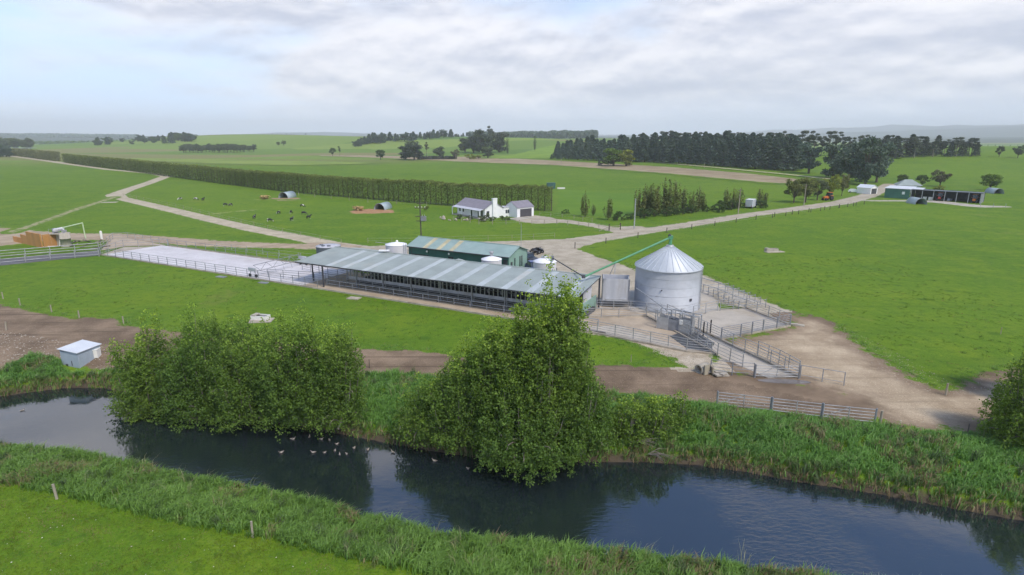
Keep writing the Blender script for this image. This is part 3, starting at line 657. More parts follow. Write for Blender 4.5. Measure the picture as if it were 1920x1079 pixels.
MB().box((1.9, -3.42, 1.6), (.3, .12, .3), rz=.5).build('inspection_port', M['dark_steel'], silo); MB().box((-1.6, -3.6, 2.8), (.12, .1, .12)).build('bracket', M['dark_steel'], silo)
mb = MB()
for s in (-.22, .22): mb.tube((SR * math.cos(-.55) + .1 + s * .5, SR * math.sin(-.55) - .1 + s * .8, .1), (SR * math.cos(-.55) + .1 + s * .5, SR * math.sin(-.55) - .1 + s * .8, SEV + .2), .03)
for k in range(14): mb.tube((SR * math.cos(-.55) + .1 - .11, SR * math.sin(-.55) - .1 - .176, .3 + .35 * k), (SR * math.cos(-.55) + .1 + .11, SR * math.sin(-.55) - .1 + .176, .3 + .35 * k), .02)
mb.build('ladder', M['galv'], silo)
for k in range(1, 5): MB().lathe([(SR + .012, SEV * k / 5 - .02), (SR + .018, SEV * k / 5), (SR + .012, SEV * k / 5 + .02)], 72).build('seam', M['silo_wall'], silo)
ga = thing('grain_auger', 'long green auger tube rising from the shed end to the silo peak', 'auger', SC)
hd = Vector((-.1, 0, 8.35)); lo = g(1095, 519.5, 4.3) - SC
MB().tube(hd, lo, .13, n=8).build('tube', M['auger_green'], ga)
MB().tube((0, 0, SAP + .2), (.05, 0, 8.3), .22, .16, n=10).build('spout', M['auger_green'], ga)
MB().box((0, 0, 8.4), (.5, .4, .4)).build('drive_head', M['auger_green'], ga); MB().ball((-.12, 0, 8.62), .2).build('motor', M['dark_steel'], ga)
mid = lo.lerp(hd, .36)
MB().tube(mid, mid + Vector((-.5, .6, -1.6)), .035).build('support_leg', M['galv'], ga)
MB().tube(mid, mid + Vector((-.1, -.4, -1.3)), .035).build('support_leg', M['galv'], ga)

# ------------------------------------------------------------------ meal bin on legs
bc = g(1155, 575)
mbn = thing('meal_bin', 'grey steel open-topped meal bin standing on legs beside the silo', 'bin', (bc.x, bc.y + .9, 0), R(-8))
for (c, d, nm) in (((0, -1.1, 2.15), (3.1, .07, 2.7), 'front_panel'), ((0, 1.1, 2.15), (3.1, .07, 2.7), 'back_panel'), ((-1.52, 0, 2.15), (.07, 2.13, 2.7), 'side_panel'), ((1.52, 0, 2.15), (.07, 2.13, 2.7), 'side_panel')):
    MB().box(c, d).build(nm, M['panel_grey'], mbn)
MB().box((0, 0, .78), (3.2, 2.3, .08)).build('floor', M['galv_dull'], mbn)
for x in (-1.58, 1.58):
    for y in (-1.16, 1.16): MB().box((x, y, 1.75), (.12, .12, 3.5)).build('leg', M['galv_dull'], mbn)
MB().box((.15, -1.5, .95), (2.6, .7, .07)).build('tray', M['galv'], mbn); MB().box((.15, -1.85, 1.02), (2.6, .06, .2)).build('tray_lip', M['galv'], mbn)
MB().box((0, -1.1, .4), (3.2, .12, .12)).build('base_beam', M['galv_dull'], mbn)

# ------------------------------------------------------------------ house
def gable(u0, u1, v0, v1, ze, zr):
    """closed walls under a ridge along u"""
    vm = (v0 + v1) / 2
    vs = [(u0, v0, 0), (u1, v0, 0), (u1, v1, 0), (u0, v1, 0), (u0, v0, ze), (u1, v0, ze), (u1, v1, ze), (u0, v1, ze), (u0, vm, zr), (u1, vm, zr)]
    return MB().add(vs, [(0, 1, 5, 4), (2, 3, 7, 6), (1, 2, 6, 9, 5), (3, 0, 4, 8, 7), (4, 5, 9, 8), (6, 7, 8, 9), (3, 2, 1, 0)])
ho = thing('farmhouse', 'small white farmhouse with grey roof, white chimney and front veranda', 'house', (-14.6, 157.0, 0), R(-52))
gable(0, 12.6, 0, 5.6, 2.6, 4.15).build('wall', M['white_wall'], ho)
hr = lambda u, v, dz=.06: Vector((u, v, 2.6 + 1.55 * (1 - abs(v - 2.8) / 2.8) + dz))
for a, b in ((-.35, 2.8), (2.8, 5.95)):
    MB().slab([hr(-.3, a), hr(12.85, a), hr(12.85, b), hr(-.3, b)], .07).build('roof', M['house_roof'], ho)
MB().slab([(-.2, -1.6, 2.12), (12.6, -1.6, 2.12), (12.6, -.37, 2.45), (-.2, -.37, 2.45)], .06).build('veranda_roof', mat('pale_veranda_roof', (.5, .5, .54), .5, .08, 1), ho)
for u in (-.1, 4.2, 8.4, 12.4): MB().box((u, -1.5, 1.03), (.16, .16, 2.06)).build('veranda_post', M['white_trim'], ho)
MB().box((6.2, -.8, .08), (13, 1.7, .16)).build('veranda_floor', M['old_concrete'], ho)
for u, wd, h0, h1 in ((1.3, .6, .9, 2.1), (2.9, .6, .9, 2.1), (6.6, .9, .15, 2.1), (10.0, .9, .15, 2.1), (11.4, .8, .4, 2.1)):
    w = MB().box((u, -.015, (h0 + h1) / 2), (wd, .05, h1 - h0)).build('window', M['glass'], ho); MB().box((u, -.02, h1 + .05), (wd + .2, .08, .1)).build('window_frame', M['white_trim'], w)
ch = MB().box((12.85, 2.9, 2.45), (.55, 1.3, 4.9)).build('chimney', M['white_trim'], ho); MB().box((12.85, 2.9, 4.95), (.7, 1.45, .14)).build('chimney_cap', M['white_trim'], ch)
MB().box((12.62, 1.0, 1.15), (.05, .8, 1.5)).build('window', M['glass'], ho)
MB().box((11.2, 7.0, 1.2), (2.6, 2.8, 2.4)).build('rear_wing', M['white_wall'], ho)
MB().box((11.2, 7.05, 2.45), (2.9, 3.0, .1)).build('wing_roof', mat('pale_flat_roof', (.55, .55, .57), .5, .08, 1), ho)
w = MB().box((12.52, 7.2, 1.35), (.05, 1.1, .9)).build('window', M['glass'], ho); MB().box((12.54, 7.2, 1.35), (.06, .08, .95)).build('window_bar', M['white_trim'], w)
gr = thing('garage', 'white gabled garage with dark roller door beside the farmhouse', 'garage', (1.31, 149.5, 0), R(40))
gable(0, 5.7, 0, 5.0, 2.5, 3.9).build('wall', M['white_wall'], gr)
gr_r = lambda u, v, dz=.06: Vector((u, v, 2.5 + 1.4 * (1 - abs(v - 2.5) / 2.5) + dz))
for a, b in ((-.2, 2.5), (2.5, 5.2)): MB().slab([gr_r(-.12, a), gr_r(5.82, a), gr_r(5.82, b), gr_r(-.12, b)], .07).build('roof', M['house_roof'], gr)
d = MB().box((2.95, -.02, 1.05), (3.9, .06, 2.1)).build('roller_door', M['garage_door'], gr)
for k in range(5): MB().box((2.95, -.055, .25 + k * .42), (3.86, .02, .36)).build('door_slat', M['garage_door'], d)
MB().box((2.95, -.03, 2.17), (4.2, .1, .12)).build('door_frame', M['white_trim'], gr)
tag(MB().box((2.6, 148.2, .05), (7.0, 3.6, .08), rz=R(40)).build('garage_slab', M['old_concrete']), kind='structure')

# ------------------------------------------------------------------ machinery shed on the right
mc = thing('machinery_shed', 'long open-fronted machinery shed with dark bays and a green workshop end', 'shed', (126.2, 200.4, 0), R(-44.5))
MB().box((3.6, .06, 1.6), (7.2, .12, 3.2)).build('workshop_wall', M['mid_green'], mc); MB().box((.06, 3.6, 1.6), (.12, 7, 3.2)).build('workshop_wall', M['mid_green'], mc)
MB().slab([(-.3, -.4, 3.3), (7.6, -.4, 3.3), (7.6, 7.4, 3.75), (-.3, 7.4, 3.75)], .08).build('workshop_roof', M['hut_roof'], mc)
MB().box((5.4, -.03, 1.9), (.8, .06, .9)).build('sign', M['white_trim'], mc)
for k in range(7):
    u = 7.6 + k * 3.05; MB().box((u, .05, 1.55), (.18, .18, 3.1)).build('bay_post', M['galv'], mc)
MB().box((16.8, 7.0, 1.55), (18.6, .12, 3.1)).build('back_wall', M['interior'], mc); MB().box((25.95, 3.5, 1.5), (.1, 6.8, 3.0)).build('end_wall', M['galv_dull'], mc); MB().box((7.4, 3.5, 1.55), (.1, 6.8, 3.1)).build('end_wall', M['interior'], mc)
MB().slab([(7.65, -.3, 3.22), (26.2, -.3, 3.22), (26.2, 7.3, 3.0), (7.65, 7.3, 3.0)], .08).build('roof', mat('grey_shed_roof', (.10, .12, .13), .5, .12, .6), mc)
MB().slab([(7.7, -.6, 3.45), (10.8, -.6, 3.45), (10.8, 3, 3.75), (7.7, 3, 3.75)], .07).build('canopy_roof', M['hut_roof'], mc)
fh = thing('hip_roofed_cottage', 'cottage with grey hipped roof behind the green workshop', 'house', gx(1700, 222), R(-20))
MB().box((0, 0, 1.3), (7, 6, 2.6)).build('wall', M['panel_grey'], fh)
MB().add([(-4, -3.5, 2.6), (4, -3.5, 2.6), (4, 3.5, 2.6), (-4, 3.5, 2.6), (-1.2, 0, 4.6), (1.2, 0, 4.6)], [(0, 1, 5, 4), (1, 2, 5), (2, 3, 4, 5), (3, 0, 4), (3, 2, 1, 0)]).build('roof', M['roof_green'], fh)
cp = thing('carport', 'small white gabled carport beside the far end of the road', 'carport', g(1612, 362), R(-60))
gable(0, 5.0, -2.1, 2.1, 2.2, 3.1).build('wall', M['white_trim'], cp)
for s in (-1, 1): MB().slab([(-.2, 2.35 * s, 2.15), (5.2, 2.35 * s, 2.15), (5.2, 0, 3.22), (-.2, 0, 3.22)], .06).build('roof', M['hut_roof'], cp)
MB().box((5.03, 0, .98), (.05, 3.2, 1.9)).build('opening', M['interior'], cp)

# ------------------------------------------------------------------ pump hut
hb = g(148, 682); hut = thing('pump_hut', 'small blue-grey iron pump hut with pale sloping roof on the river bank', 'hut', (hb.x, hb.y, tz(hb.x, hb.y) - .05), R(78))
# local x along the right-hand side wall, y towards the left
for (c, d, nm) in (((1.18, .03, .78), (2.36, .06, 1.56), 'side_wall'), ((1.18, 1.87, .86), (2.36, .06, 1.72), 'side_wall'), ((.03, .95, .8), (.06, 1.78, 1.6), 'front_wall'), ((2.33, .95, .8), (.06, 1.78, 1.6), 'back_wall')):
    MB().box(c, d).build(nm, M['hut_wall'], hut)
MB().slab([(-.12, -.12, 1.6), (2.48, -.12, 1.6), (2.48, 2.02, 1.86), (-.12, 2.02, 1.86)], .05).build('roof', M['hut_roof'], hut)
MB().box((-.01, 1.35, .25), (.06, .26, .3)).build('vent', M['interior'], hut); MB().box((1.9, -.02, .45), (.25, .05, .35)).build('vent', M['interior'], hut); MB().tube((-.03, .75, .3), (-.03, .75, .75), .03).build('handle', M['dark_steel'], hut)
wb = g(181, 668); tag(MB().box((wb.x, wb.y, .3), (.55, .7, .75), rz=.2).box((wb.x - .02, wb.y, .7), (.62, .78, .06), rz=.2).build('meter_box', M['white_plastic']), 'white meter box against the side of the pump hut', 'box')

# ------------------------------------------------------------------ effluent plant at the left
ew = thing('bunker_wall', 'stepped orange bunker wall at the left edge of the yard track', 'wall', (0, 0, 0))
a, b = g(27, 453), g(80, 465); dv = (b - a); an = math.atan2(dv.y, dv.x)
for (t0, t1, h) in ((0, .3, 1.05), (.3, .52, 1.75), (.52, 1.0, 2.55)):
    c = a.lerp(b, (t0 + t1) / 2); MB().box((c.x, c.y, h / 2), (dv.length * (t1 - t0) - .02, .25, h), rz=an).build('wall_panel', M['orange_wall'], ew)
c2 = b + Vector((1.2, 1.5, 0)); MB().box((c2.x - .4, c2.y, 1.2), (.25, 3.0, 2.4), rz=-.4).build('end_panel', M['orange_wall'], ew)
ep = thing('effluent_separator', 'weathered concrete effluent separator with machine platform and pale overhead pipe', 'separator', (g(112, 463).x, g(112, 463).y, 0))
for k in range(4): MB().box((-2.6 + k * .85, 1.6 - k * .28, 1.15), (.8, .2, 2.3), rz=-.3).build('panel', M['old_concrete'], ep)
MB().lathe([(.85, 0), (.85, 1.5), (.9, 1.5), (.9, 1.6), (.85, 1.6), (.85, 2.6), (.7, 2.62), (.7, 2.3)], 24, (1.15, .2, 0)).build('round_tank', M['old_concrete'], ep)
MB().box((-.3, 1.0, 2.35), (2.8, 1.8, .14)).build('platform', M['old_concrete'], ep)
for x, y in ((-1.6, .2), (-1.6, 1.8), (.2, .2), (.9, 1.8)): MB().tube((x, y, 0), (x, y, 2.3), .09).build('leg', M['old_concrete'], ep)
MB().tube((-1.2, 1.0, 2.9), (.5, 1.0, 3.3), .38, .3, n=12).build('drum', M['tank_white'], ep); MB().box((-1.3, 1.2, 2.85), (.5, .7, .9)).build('motor', M['galv_dull'], ep); MB().box((.6, 1.0, 2.7), (.6, .6, .6)).build('hopper', M['galv'], ep)
for x in (-1.7, -.8, .3, 1.0): MB().tube((x, .2, 2.4), (x, .2, 3.3), .03).build('guard_post', M['galv'], ep)
MB().tube((-1.7, .2, 3.3), (1.0, .2, 3.3), .03).build('guard_rail', M['galv'], ep)
e0 = g(163, 449) - ep.location; e0.z = 0
MB().path([(.5, .9, 3.45), (e0.x - .1, e0.y - .3, 3.35), (e0.x, e0.y - .3, .2)], .11, 8).build('overhead_pipe', M['pale_pipe'], ep)
MB().path([(-2.9, -.6, .12), (.2, -.2, .15), (.4, -.1, 1.6), (1.0, .0, 1.6)], .08).build('drain_pipe', M['white_plastic'], ep)
wp = g(191, 449); tag(MB().tube((wp.x, wp.y, 0), (wp.x, wp.y, 1.5), .22, n=12).ball((wp.x, wp.y, 1.5), .23).build('standpipe', M['white_plastic']), 'short white standpipe at the corner of the entry pad', 'pipe')
rnd = random.Random(4)
for k in range(14):
    p = g(135 + rnd.random() * 60, 452 + rnd.random() * 16); L = 1.2 + 2.2 * rnd.random(); a = rnd.random() * 3
    tag(MB().box((p.x, p.y, .1 + .1 * rnd.random()), (L, .16, .12), rz=a, ry=rnd.uniform(-.08, .08)).build('scrap_timber', M['timber_dark'] if k % 3 else M['timber']), 'grey length of scrap timber lying behind the left race', 'timber', 'scrap timber heap by the effluent plant')

# ------------------------------------------------------------------ half-round calf shelters
def shelter(px, py, r, L, rz, label):
    p = g(px, py); t = thing('half_round_shelter', label, 'shelter', (p.x, p.y, 0), rz, 'half-round calf shelters')
    n = 16; mb = MB(); vs = []
    for rr in (r, r - .06):
        for y in (0, L):
            for i in range(n + 1):
                a = math.pi * i / n; vs.append((rr * math.cos(a), y, rr * 1.12 * math.sin(a)))
    k = n + 1; fs = []
    for i in range(n):
        fs += [(i, i + 1, k + i + 1, k + i), (2 * k + i, 3 * k + i, 3 * k + i + 1, 2 * k + i + 1), (i, 2 * k + i, 2 * k + i + 1, i + 1), (k + i, k + i + 1, 3 * k + i + 1, 3 * k + i)]
    mb.add(vs, fs, True).build('arched_shell', M['shelter'], t)
    pts = [(r * .96 * math.cos(math.pi * i / n), r * 1.08 * math.sin(math.pi * i / n)) for i in range(n + 1)]
    MB().add([(a, L - .1, b) for a, b in pts] + [(a, L - .05, b) for a, b in pts], [tuple(range(k)), tuple(range(k, 2 * k))[::-1]]).build('back_panel', M['interior'], t)  # back panel coloured dark to paint the shade inside the shelter
    MB().path([(r * 1.01 * math.cos(math.pi * i / 10), -.02, r * 1.13 * math.sin(math.pi * i / 10)) for i in range(11)], .06).build('rim', M['galv_dull'], t)
shelter(531, 372, 1.75, 5.4, R(-12), 'grey half-round shelter with open end, farthest from the farmhouse in the cow paddock')
shelter(711, 394, 1.6, 5.2, R(-14), 'grey half-round shelter on orange bare soil left of the farmhouse')
shelter(1727, 384, 1.7, 5.0, R(-4), 'grey half-round shelter in front of the green workshop')
shelter(1873, 364, 1.7, 5.0, R(-4), 'grey half-round shelter below the round green tree')
# ------------------------------------------------------------------ pipe fences
_post_cache = {}
def post_mesh(r, h, n=6, box=False, m=''):
    k = (r, round(h, 3), n, box, m)
    if k not in _post_cache:
        _post_cache[k] = (MB().box((0, 0, h / 2), (2 * r, 2 * r, h)) if box else MB().tube((0, 0, 0), (0, 0, h), r, n=n)).mesh('post')
    return _post_cache[k]
def fence(name, label, pts, h=1.25, rails=4, sp=2.2, r=.026, pr=.045, m='galv_pipe', pm=None, cat='fence', group='pipe fences of the cattle yards', z0=.05, lo=.28, box=False, ends=True):
    pts = [Vector((p[0], p[1], z0 if len(p) < 3 else p[2] + z0)) for p in pts]
    o = pts[0].copy(); t = thing(name, label, cat, o, 0, group)
    for i in range(rails):
        z = lo + (h - lo) * i / max(1, rails - 1)
        mb = MB()
        for a, b in zip(pts[:-1], pts[1:]): mb.tube(a - o + Vector((0, 0, z)), b - o + Vector((0, 0, z)), r * (1.3 if i == rails - 1 else 1))
        mb.build('rail', M[m], t)
    rr = random.Random(hash(label) % 1000 if False else len(label))
    for si, (a, b) in enumerate(zip(pts[:-1], pts[1:])):
        n = max(1, round((b - a).length / sp))
        for k in range(n + 1):
            if k == n and si < len(pts) - 2: continue
            q = a.lerp(b, k / n); ob = link('post', post_mesh(pr, h + .06, 6, box, pm or m), t, M[pm or m]); ob.location = q - o - Vector((0, 0, z0)) ; ob.rotation_euler = (rr.uniform(-.02, .02), rr.uniform(-.02, .02), 0)
    return t
def G2(*pts): return [tuple(g(x, y)) for x, y in pts]
fence('pipe_fence', 'four-rail pipe fence along the grass side of the pale holding yard', [S(-46.6, -1.15), S(-30, -1.12), S(4.6, -.95)], 1.3, 4, 2.35, m='galv_dull')
fence('pipe_fence', 'pipe fence along the far side of the pale holding yard', [S(-44, 9.65), S(-20, 9.65), S(.8, 9.6)], 1.3, 3, 2.6, m='galv_dull')
fence('pipe_fence', 'short pipe fence closing the left end of the holding yard', [S(-46.6, -1.0), S(-50.6, 5.2), S(-44.2, 9.6)], 1.3, 3, 2.4, m='galv_pipe')
fence('pipe_fence', 'rail fence on the near side of the dark entry race', G2((-70, 506), (0, 496), (95, 487), (186, 481)), 1.25, 3, 3.1, m='galv_pipe', r=.05, pr=.08)
fence('pipe_fence', 'rail fence on the far side of the dark entry race', G2((-70, 492), (0, 485), (95, 477), (186, 469)), 1.25, 3, 3.1, m='galv_pipe', r=.05, pr=.07)
fence('pipe_fence', 'rail fence round the beige entry pad', G2((190, 468), (212, 449), (240, 448), (315, 461)), 1.2, 3, 3, m='galv_pipe')
fence('pipe_fence', 'low two-rail fence along the exit lane in front of the milking shed', [S(4.5, .9), S(44, .8)], .78, 2, 2.35, r=.045, pr=.06, m='galv')
fence('pipe_fence', 'inner rail fence behind the exit lane below the bails', [S(4.0, 1.7), S(41, 1.6)], 1.0, 3, 2.9, r=.035, m='galv_dull')
fence('pipe_fence', 'slanting lead-in fence guiding cows from the yard under the shed roof', [S(-6.5, .4), S(1.0, 2.0), S(7.0, 2.4)], 1.25, 4, 2.2, m='galv_dull')
fence('pipe_fence', 'lead-in fence crossing the yard near the back of the shed', [S(-6.0, 6.4), S(.5, 5.2), S(5.0, 4.6)], 1.25, 4, 2.4, m='galv_dull')
fence('wire_fence', 'light wire fence behind the holding yard on the grass strip', [S(-34, 12.4), S(-18, 12.6), S(-4.5, 12.8), S(2.0, 11.2)], 1.0, 2, 4.0, r=.012, pr=.04, m='galv', group='paddock fences')
# right-hand cattle yards
fence('pipe_fence', 'five-rail fence along the grassy front edge of the drafting pen', G2((1088, 619), (1187, 639), (1287, 660), (1334, 665)), 1.25, 5, 2.1)
fence('pipe_fence', 'rail fence on the beige kerb between the shed end and the silo', G2((1095, 598), (1160, 597), (1212, 595)), 1.15, 5, 2.3, m='galv_pipe')
fence('pipe_fence', 'rail fence in front of the meal bin', G2((1118, 582), (1182, 584), (1240, 590)), 1.2, 4, 2.3, m='galv')
fence('pipe_fence', 'left side fence of the long exit race', G2((1212, 595), (1246, 612), (1290, 632), (1345, 668), (1392, 690)), 1.25, 4, 1.9)
fence('pipe_fence', 'right side fence of the long exit race below the silo', G2((1250, 592), (1300, 616), (1352, 641), (1420, 672), (1497, 709)), 1.3, 5, 1.9)
fence('pipe_fence', 'fence along the dirt side of the square concrete pen', G2((1352, 639), (1388, 632), (1430, 623), (1481, 613)), 1.35, 6, 1.9, m='galv_dull', pr=.07)
fence('pipe_fence', 'fence along the paddock side of the square concrete pen', G2((1481, 613), (1440, 596), (1398, 580), (1350, 584)), 1.35, 5, 2.0, m='galv_pipe')
fence('pipe_fence', 'fence between the square pen and the silo pad', G2((1300, 614), (1276, 601), (1345, 584)), 1.3, 4, 2.2, m='galv')
fence('pipe_fence', 'tall curved railing behind the silo beside the green paddock', [tuple(g(x, y)) for x, y in ((1314, 548), (1345, 558), (1372, 570), (1398, 580))], 1.9, 3, 2.0, m='galv', r=.045)
fence('pipe_fence', 'double rail fence at the lower end of the exit race', G2((1420, 664), (1460, 682), (1497, 703)), 1.25, 4, 1.6, m='galv_pipe')
fence('pipe_fence', 'pipe gate fence across the mouth of the exit race', G2((1332, 700), (1372, 705), (1413, 707)), 1.2, 4, 2.0, m='galv_dull')
fence('pipe_fence', 'single-rail wire fence running into the bare dirt', G2((1500, 710), (1541, 717), (1582, 724)), 1.15, 2, 2.1, m='galv_pipe', r=.025)
def gate(label, p, q, h=1.15, rails=5, brace=True, m='galv_pipe', group='steel gates'):
    p, q = Vector(p), Vector(q); t = thing('steel_gate', label, 'gate', p, 0, group); d = q - p; d.z = 0
    for i in range(rails):
        z = .2 + (h - .2) * i / (rails - 1); MB().tube((0, 0, z), d + Vector((0, 0, z)), .032).build('rail', M[m], t)
    for f in (0, .5, 1): MB().tube(d * f + Vector((0, 0, .15)), d * f + Vector((0, 0, h + .02)), .035).build('stile', M[m], t)
    if brace: MB().tube(d * .02 + Vector((0, 0, .2)), d * .5 + Vector((0, 0, h)), .025).build('brace', M[m], t)
    for f in (-.015, 1.015): MB().tube(d * f, d * f + Vector((0, 0, h + .1)), .065).build('hinge_post', M['galv_dull'], t)
gate('closed gate at the outlet of the exit race', g(1416, 709), g(1496, 711))
gate('leftmost of the three gates along the river bank track', g(1345, 762), g(1443, 773))
gate('middle gate of the three along the river bank track', g(1447, 774), g(1538, 785), brace=False)
gate('rightmost of the three gates along the river bank track', g(1542, 786), g(1638, 796))
# row of slanting sorting bars behind the silo
for k in range(8):
    a = g(1318 + k * 9.5, 549 + k * 4.6); b = a + Vector((3.6, .9, 0)) 
    t = thing('sorting_gate', 'two-bar steel sorting gate behind the silo, ' + ORD[k + 1] + ' from the silo', 'gate', a, 0, 'row of slanting sorting gates')
    for z in (.5, 1.0): MB().tube((0, 0, z), b - a + Vector((0, 0, z)), .045).build('bar', M['galv_pipe'], t)
    for f in (0, 1): MB().tube((b - a) * f, (b - a) * f + Vector((0, 0, 1.1)), .045).build('stile', M['galv_dull'], t)
# cattle crush
cr = thing('cattle_crush', 'galvanised cattle crush with drafting gates and rams beside the silo', 'cattle crush', g(1275, 622), R(-34))
for x in (-2.4, -1.2, 0, 1.2, 2.0):
    for y in (-.45, .45): MB().box((x, y, 1.05), (.1, .1, 2.1)).build('frame_post', M['galv'], cr)
for y in (-.48, .48):
    MB().box((-1.8, y, .75), (1.1, .05, 1.3)).build('side_sheet', M['galv'], cr); MB().box((-.6, y, .7), (1.1, .05, 1.2)).build('side_sheet', M['galv_dull'], cr); MB().box((.6, y, .8), (1.1, .05, 1.4)).build('side_sheet', M['galv'], cr)
for x in (-2.4, 0, 2.0): MB().tube((x, -.5, 2.1), (x, .5, 2.1), .05).build('top_bar', M['galv'], cr)
for y in (-.45, .45): MB().tube((-2.4, y, 2.1), (2.0, y, 2.1), .05).build('top_rail', M['galv'], cr)
MB().box((1.35, -.1, 1.0), (.08, .9, 1.9)).build('head_gate', M['galv'], cr); MB().box((.2, -.56, 1.2), (.3, .1, .5)).build('control_box', M['white_plastic'], cr)
MB().tube((-1, .3, 2.25), (1, .1, 2.25), .06).build('air_ram', M['galv'], cr); MB().tube((.2, -.3, 2.2), (1.7, -.2, 1.9), .05).build('air_ram', M['galv'], cr)
MB().tube((2.6, -.6, 0), (2.6, -.6, 1.7), .08).build('guide_post', M['rubber'], cr); MB().tube((3.0, .5, 0), (3.0, .5, 1.7), .08).build('guide_post', M['rubber'], cr)
mb = MB(); mb.path([g(1192, 540, 2.6) - Vector(cr.location), g(1215, 556, 2.4) - Vector(cr.location), g(1250, 582, 1.9) - Vector(cr.location), g(1264, 596, 1.3) - Vector(cr.location)], .06)
ob = mb.build('overhead_pipe', M['galv'], None); ob.location = cr.location; tag(ob, 'pale bent pipe running down across the silo front to the crush', 'pipe')
# kerbs
for nm, a, b, h in (('kerb', g(1212, 594), g(1345, 667), .22), ('kerb', g(1300, 615), g(1497, 709), .22), ('kerb', g(1095, 598), g(1212, 595), .28), ('kerb', g(1352, 638), g(1481, 613), .2), ('kerb', g(1088, 621), g(1287, 661), .2), ('kerb', g(1287, 661), g(1340, 666), .2), ('kerb', g(1398, 579), g(1481, 611), .2)):
    d = b - a; c = a.lerp(b, .5); tag(MB().box((c.x, c.y, h / 2), (d.length, .18, h), rz=math.atan2(d.y, d.x)).build(nm, M['kerb']), kind='structure')
for a, b in ((S(-46.6, -1.2), S(1.4, -1.05)), (S(-44, 9.7), S(1.4, 9.65)), (S(1.5, -1.1), S(45.5, -1.15))):
    d = b - a; c = a.lerp(b, .5); tag(MB().box((c.x, c.y, .08), (d.length, .16, .22), rz=ANG).build('kerb', M['kerb']), kind='structure')

# backing gate
bg = thing('backing_gate', 'wheeled steel backing gate truss spanning the pale holding yard', 'backing gate', S(-8.2, -.6), ANG)
W_ = 9.6
for z in (.9, 1.9): MB().tube((0, 0, z), (-.6, W_, z), .045).build('chord', M['galv_dull'], bg)
for k in range(8):
    y0, y1 = W_ * k / 8, W_ * (k + 1) / 8; MB().tube((-.6 * y0 / W_, y0, .9 if k % 2 else 1.9), (-.6 * y1 / W_, y1, 1.9 if k % 2 else .9), .03).build('lattice', M['galv_dull'], bg)
for k in range(6):
    y = .6 + k * 1.65; MB().tube((-.06 * y, y, .9), (-.06 * y + .25, y, .15), .025).build('drop_bar', M['galv_dull'], bg)
for y in (.0, W_):
    MB().box((-.35, y, 1.25), (1.5, .2, .5)).build('carriage', M['panel_grey'], bg)
    for x in (-.95, .35): MB().lathe([(.01, -.06), (.26, -.06), (.26, .06), (.01, .06)], 14).build('wheel', M['rubber'], bg).matrix_local = Matrix.Translation((x, y, .35)) @ Matrix.Rotation(math.pi / 2, 4, 'X')
    for x in (-.95, .35): MB().tube((x, y, .35), (x * .6 - .1, y, 1.05), .045).build('leg', M['galv_dull'], bg)

# ------------------------------------------------------------------ paddock fence posts, poles
def lone_post(px, py, h, label, r=.07, m='timber', group='paddock fence posts', lean=0.):
    p = g(px, py); z = tz(p.x, p.y); o = link('fence_post', post_mesh(r, h, 8, False, m), None, M[m]); o.location = (p.x, p.y, z - .05); o.rotation_euler = (0, lean, lean * .6)
    tag(o, label, 'post', group); return o
lone_post(107, 936, 1.0, 'weathered post in the foreground paddock, the farther left of two', .075, lean=-.06)
lone_post(474, 1008, 1.0, 'weathered post in the foreground paddock nearest the bottom edge', .06, lean=.02)
for px, py, n in ((6, 561, 'left of all, by the top edge of the dirt race'), (38, 573, 'second from the left along the dirt race'), (97, 586, 'third from the left along the dirt race'), (149, 597, 'beside the stony bare patch'), (232, 608, 'right of the stony bare patch beside the big bushes')):
    lone_post(px, py, .95, 'pale timber fence post ' + n, .07)
lone_post(12, 620, 1.0, 'squat leaning post standing in the bare dirt at the left edge', .09, 'timber', lean=.1)
lone_post(693, 691, .9, 'thin dark stake between the two clumps of bushes', .03, 'timber_dark')
lone_post(1813, 818, 1.0, 'thin dark stake at the right end of the river bank', .035, 'timber_dark')
lone_post(1650, 797, 1.15, 'stout brown post beside the last gate on the river bank', .085, 'timber')
lone_post(1773, 742, 1.1, 'timber post at the tip of the green wedge by the dirt', .07, 'timber')
lone_post(1876, 627, .8, 'small pale stake out in the right-hand paddock', .04, 'timber')
lone_post(1183, 680, .8, 'thin stake on the grass strip below the drafting pen', .03, 'timber')
def post_line(label, pts, sp, h=1.1, r=.06, m='timber', wires=True, grp='paddock fences'):
    P = [g(*p) for p in pts]; o = P[0].copy(); t = thing('post_and_wire_fence', label, 'fence', o, 0, grp)
    for a, b in zip(P[:-1], P[1:]):
        n = max(1, round((b - a).length / sp))
        for k in range(n + (b is P[-1])):
            q = a.lerp(b, k / n); ob = link('post', post_mesh(r, h, 6, False, m), t, M[m]); ob.location = q - o
    if wires:
        for z in (.45, .95): MB().path([p - o + Vector((0, 0, z)) for p in P], .012, 3).build('wire', M['galv'], t)
post_line('dark post fence along the lower side of the gravel road', [(1078, 466), (1136, 457), (1250, 437), (1340, 424), (1452, 407), (1600, 387)], 9, 1.15, .08, 'timber_dark')
post_line('close-set dark posts where the road bends towards the machinery shed', [(1448, 409), (1520, 399), (1620, 384)], 5.5, 1.1, .08, 'timber_dark', False)
post_line('timber post fence in front of the farmhouse garden', [(850, 414), (898, 421), (974, 421), (1044, 421), (1085, 424), (1123, 428)], 3.2, 1.1, .07, 'timber')
post_line('pale post fence along the far side of the house drive', [(1012, 404), (1076, 411), (1110, 417)], 3.5, 1.0, .06, 'timber')
post_line('wire fence along the upper side of the curving farm track', [(232, 368), (330, 389), (430, 414), (530, 437), (640, 458)], 7, 1.0, .045, 'timber')
post_line('wire fence between the yard gravel and the house paddock', [(690, 456), (780, 456), (870, 452), (960, 450), (1040, 446)], 5, 1.0, .045, 'timber')
post_line('timber fence at the foot of the tall trimmed hedge', [(560, 367), (690, 380), (800, 387), (850, 391)], 9, 1.2, .08, 'timber')
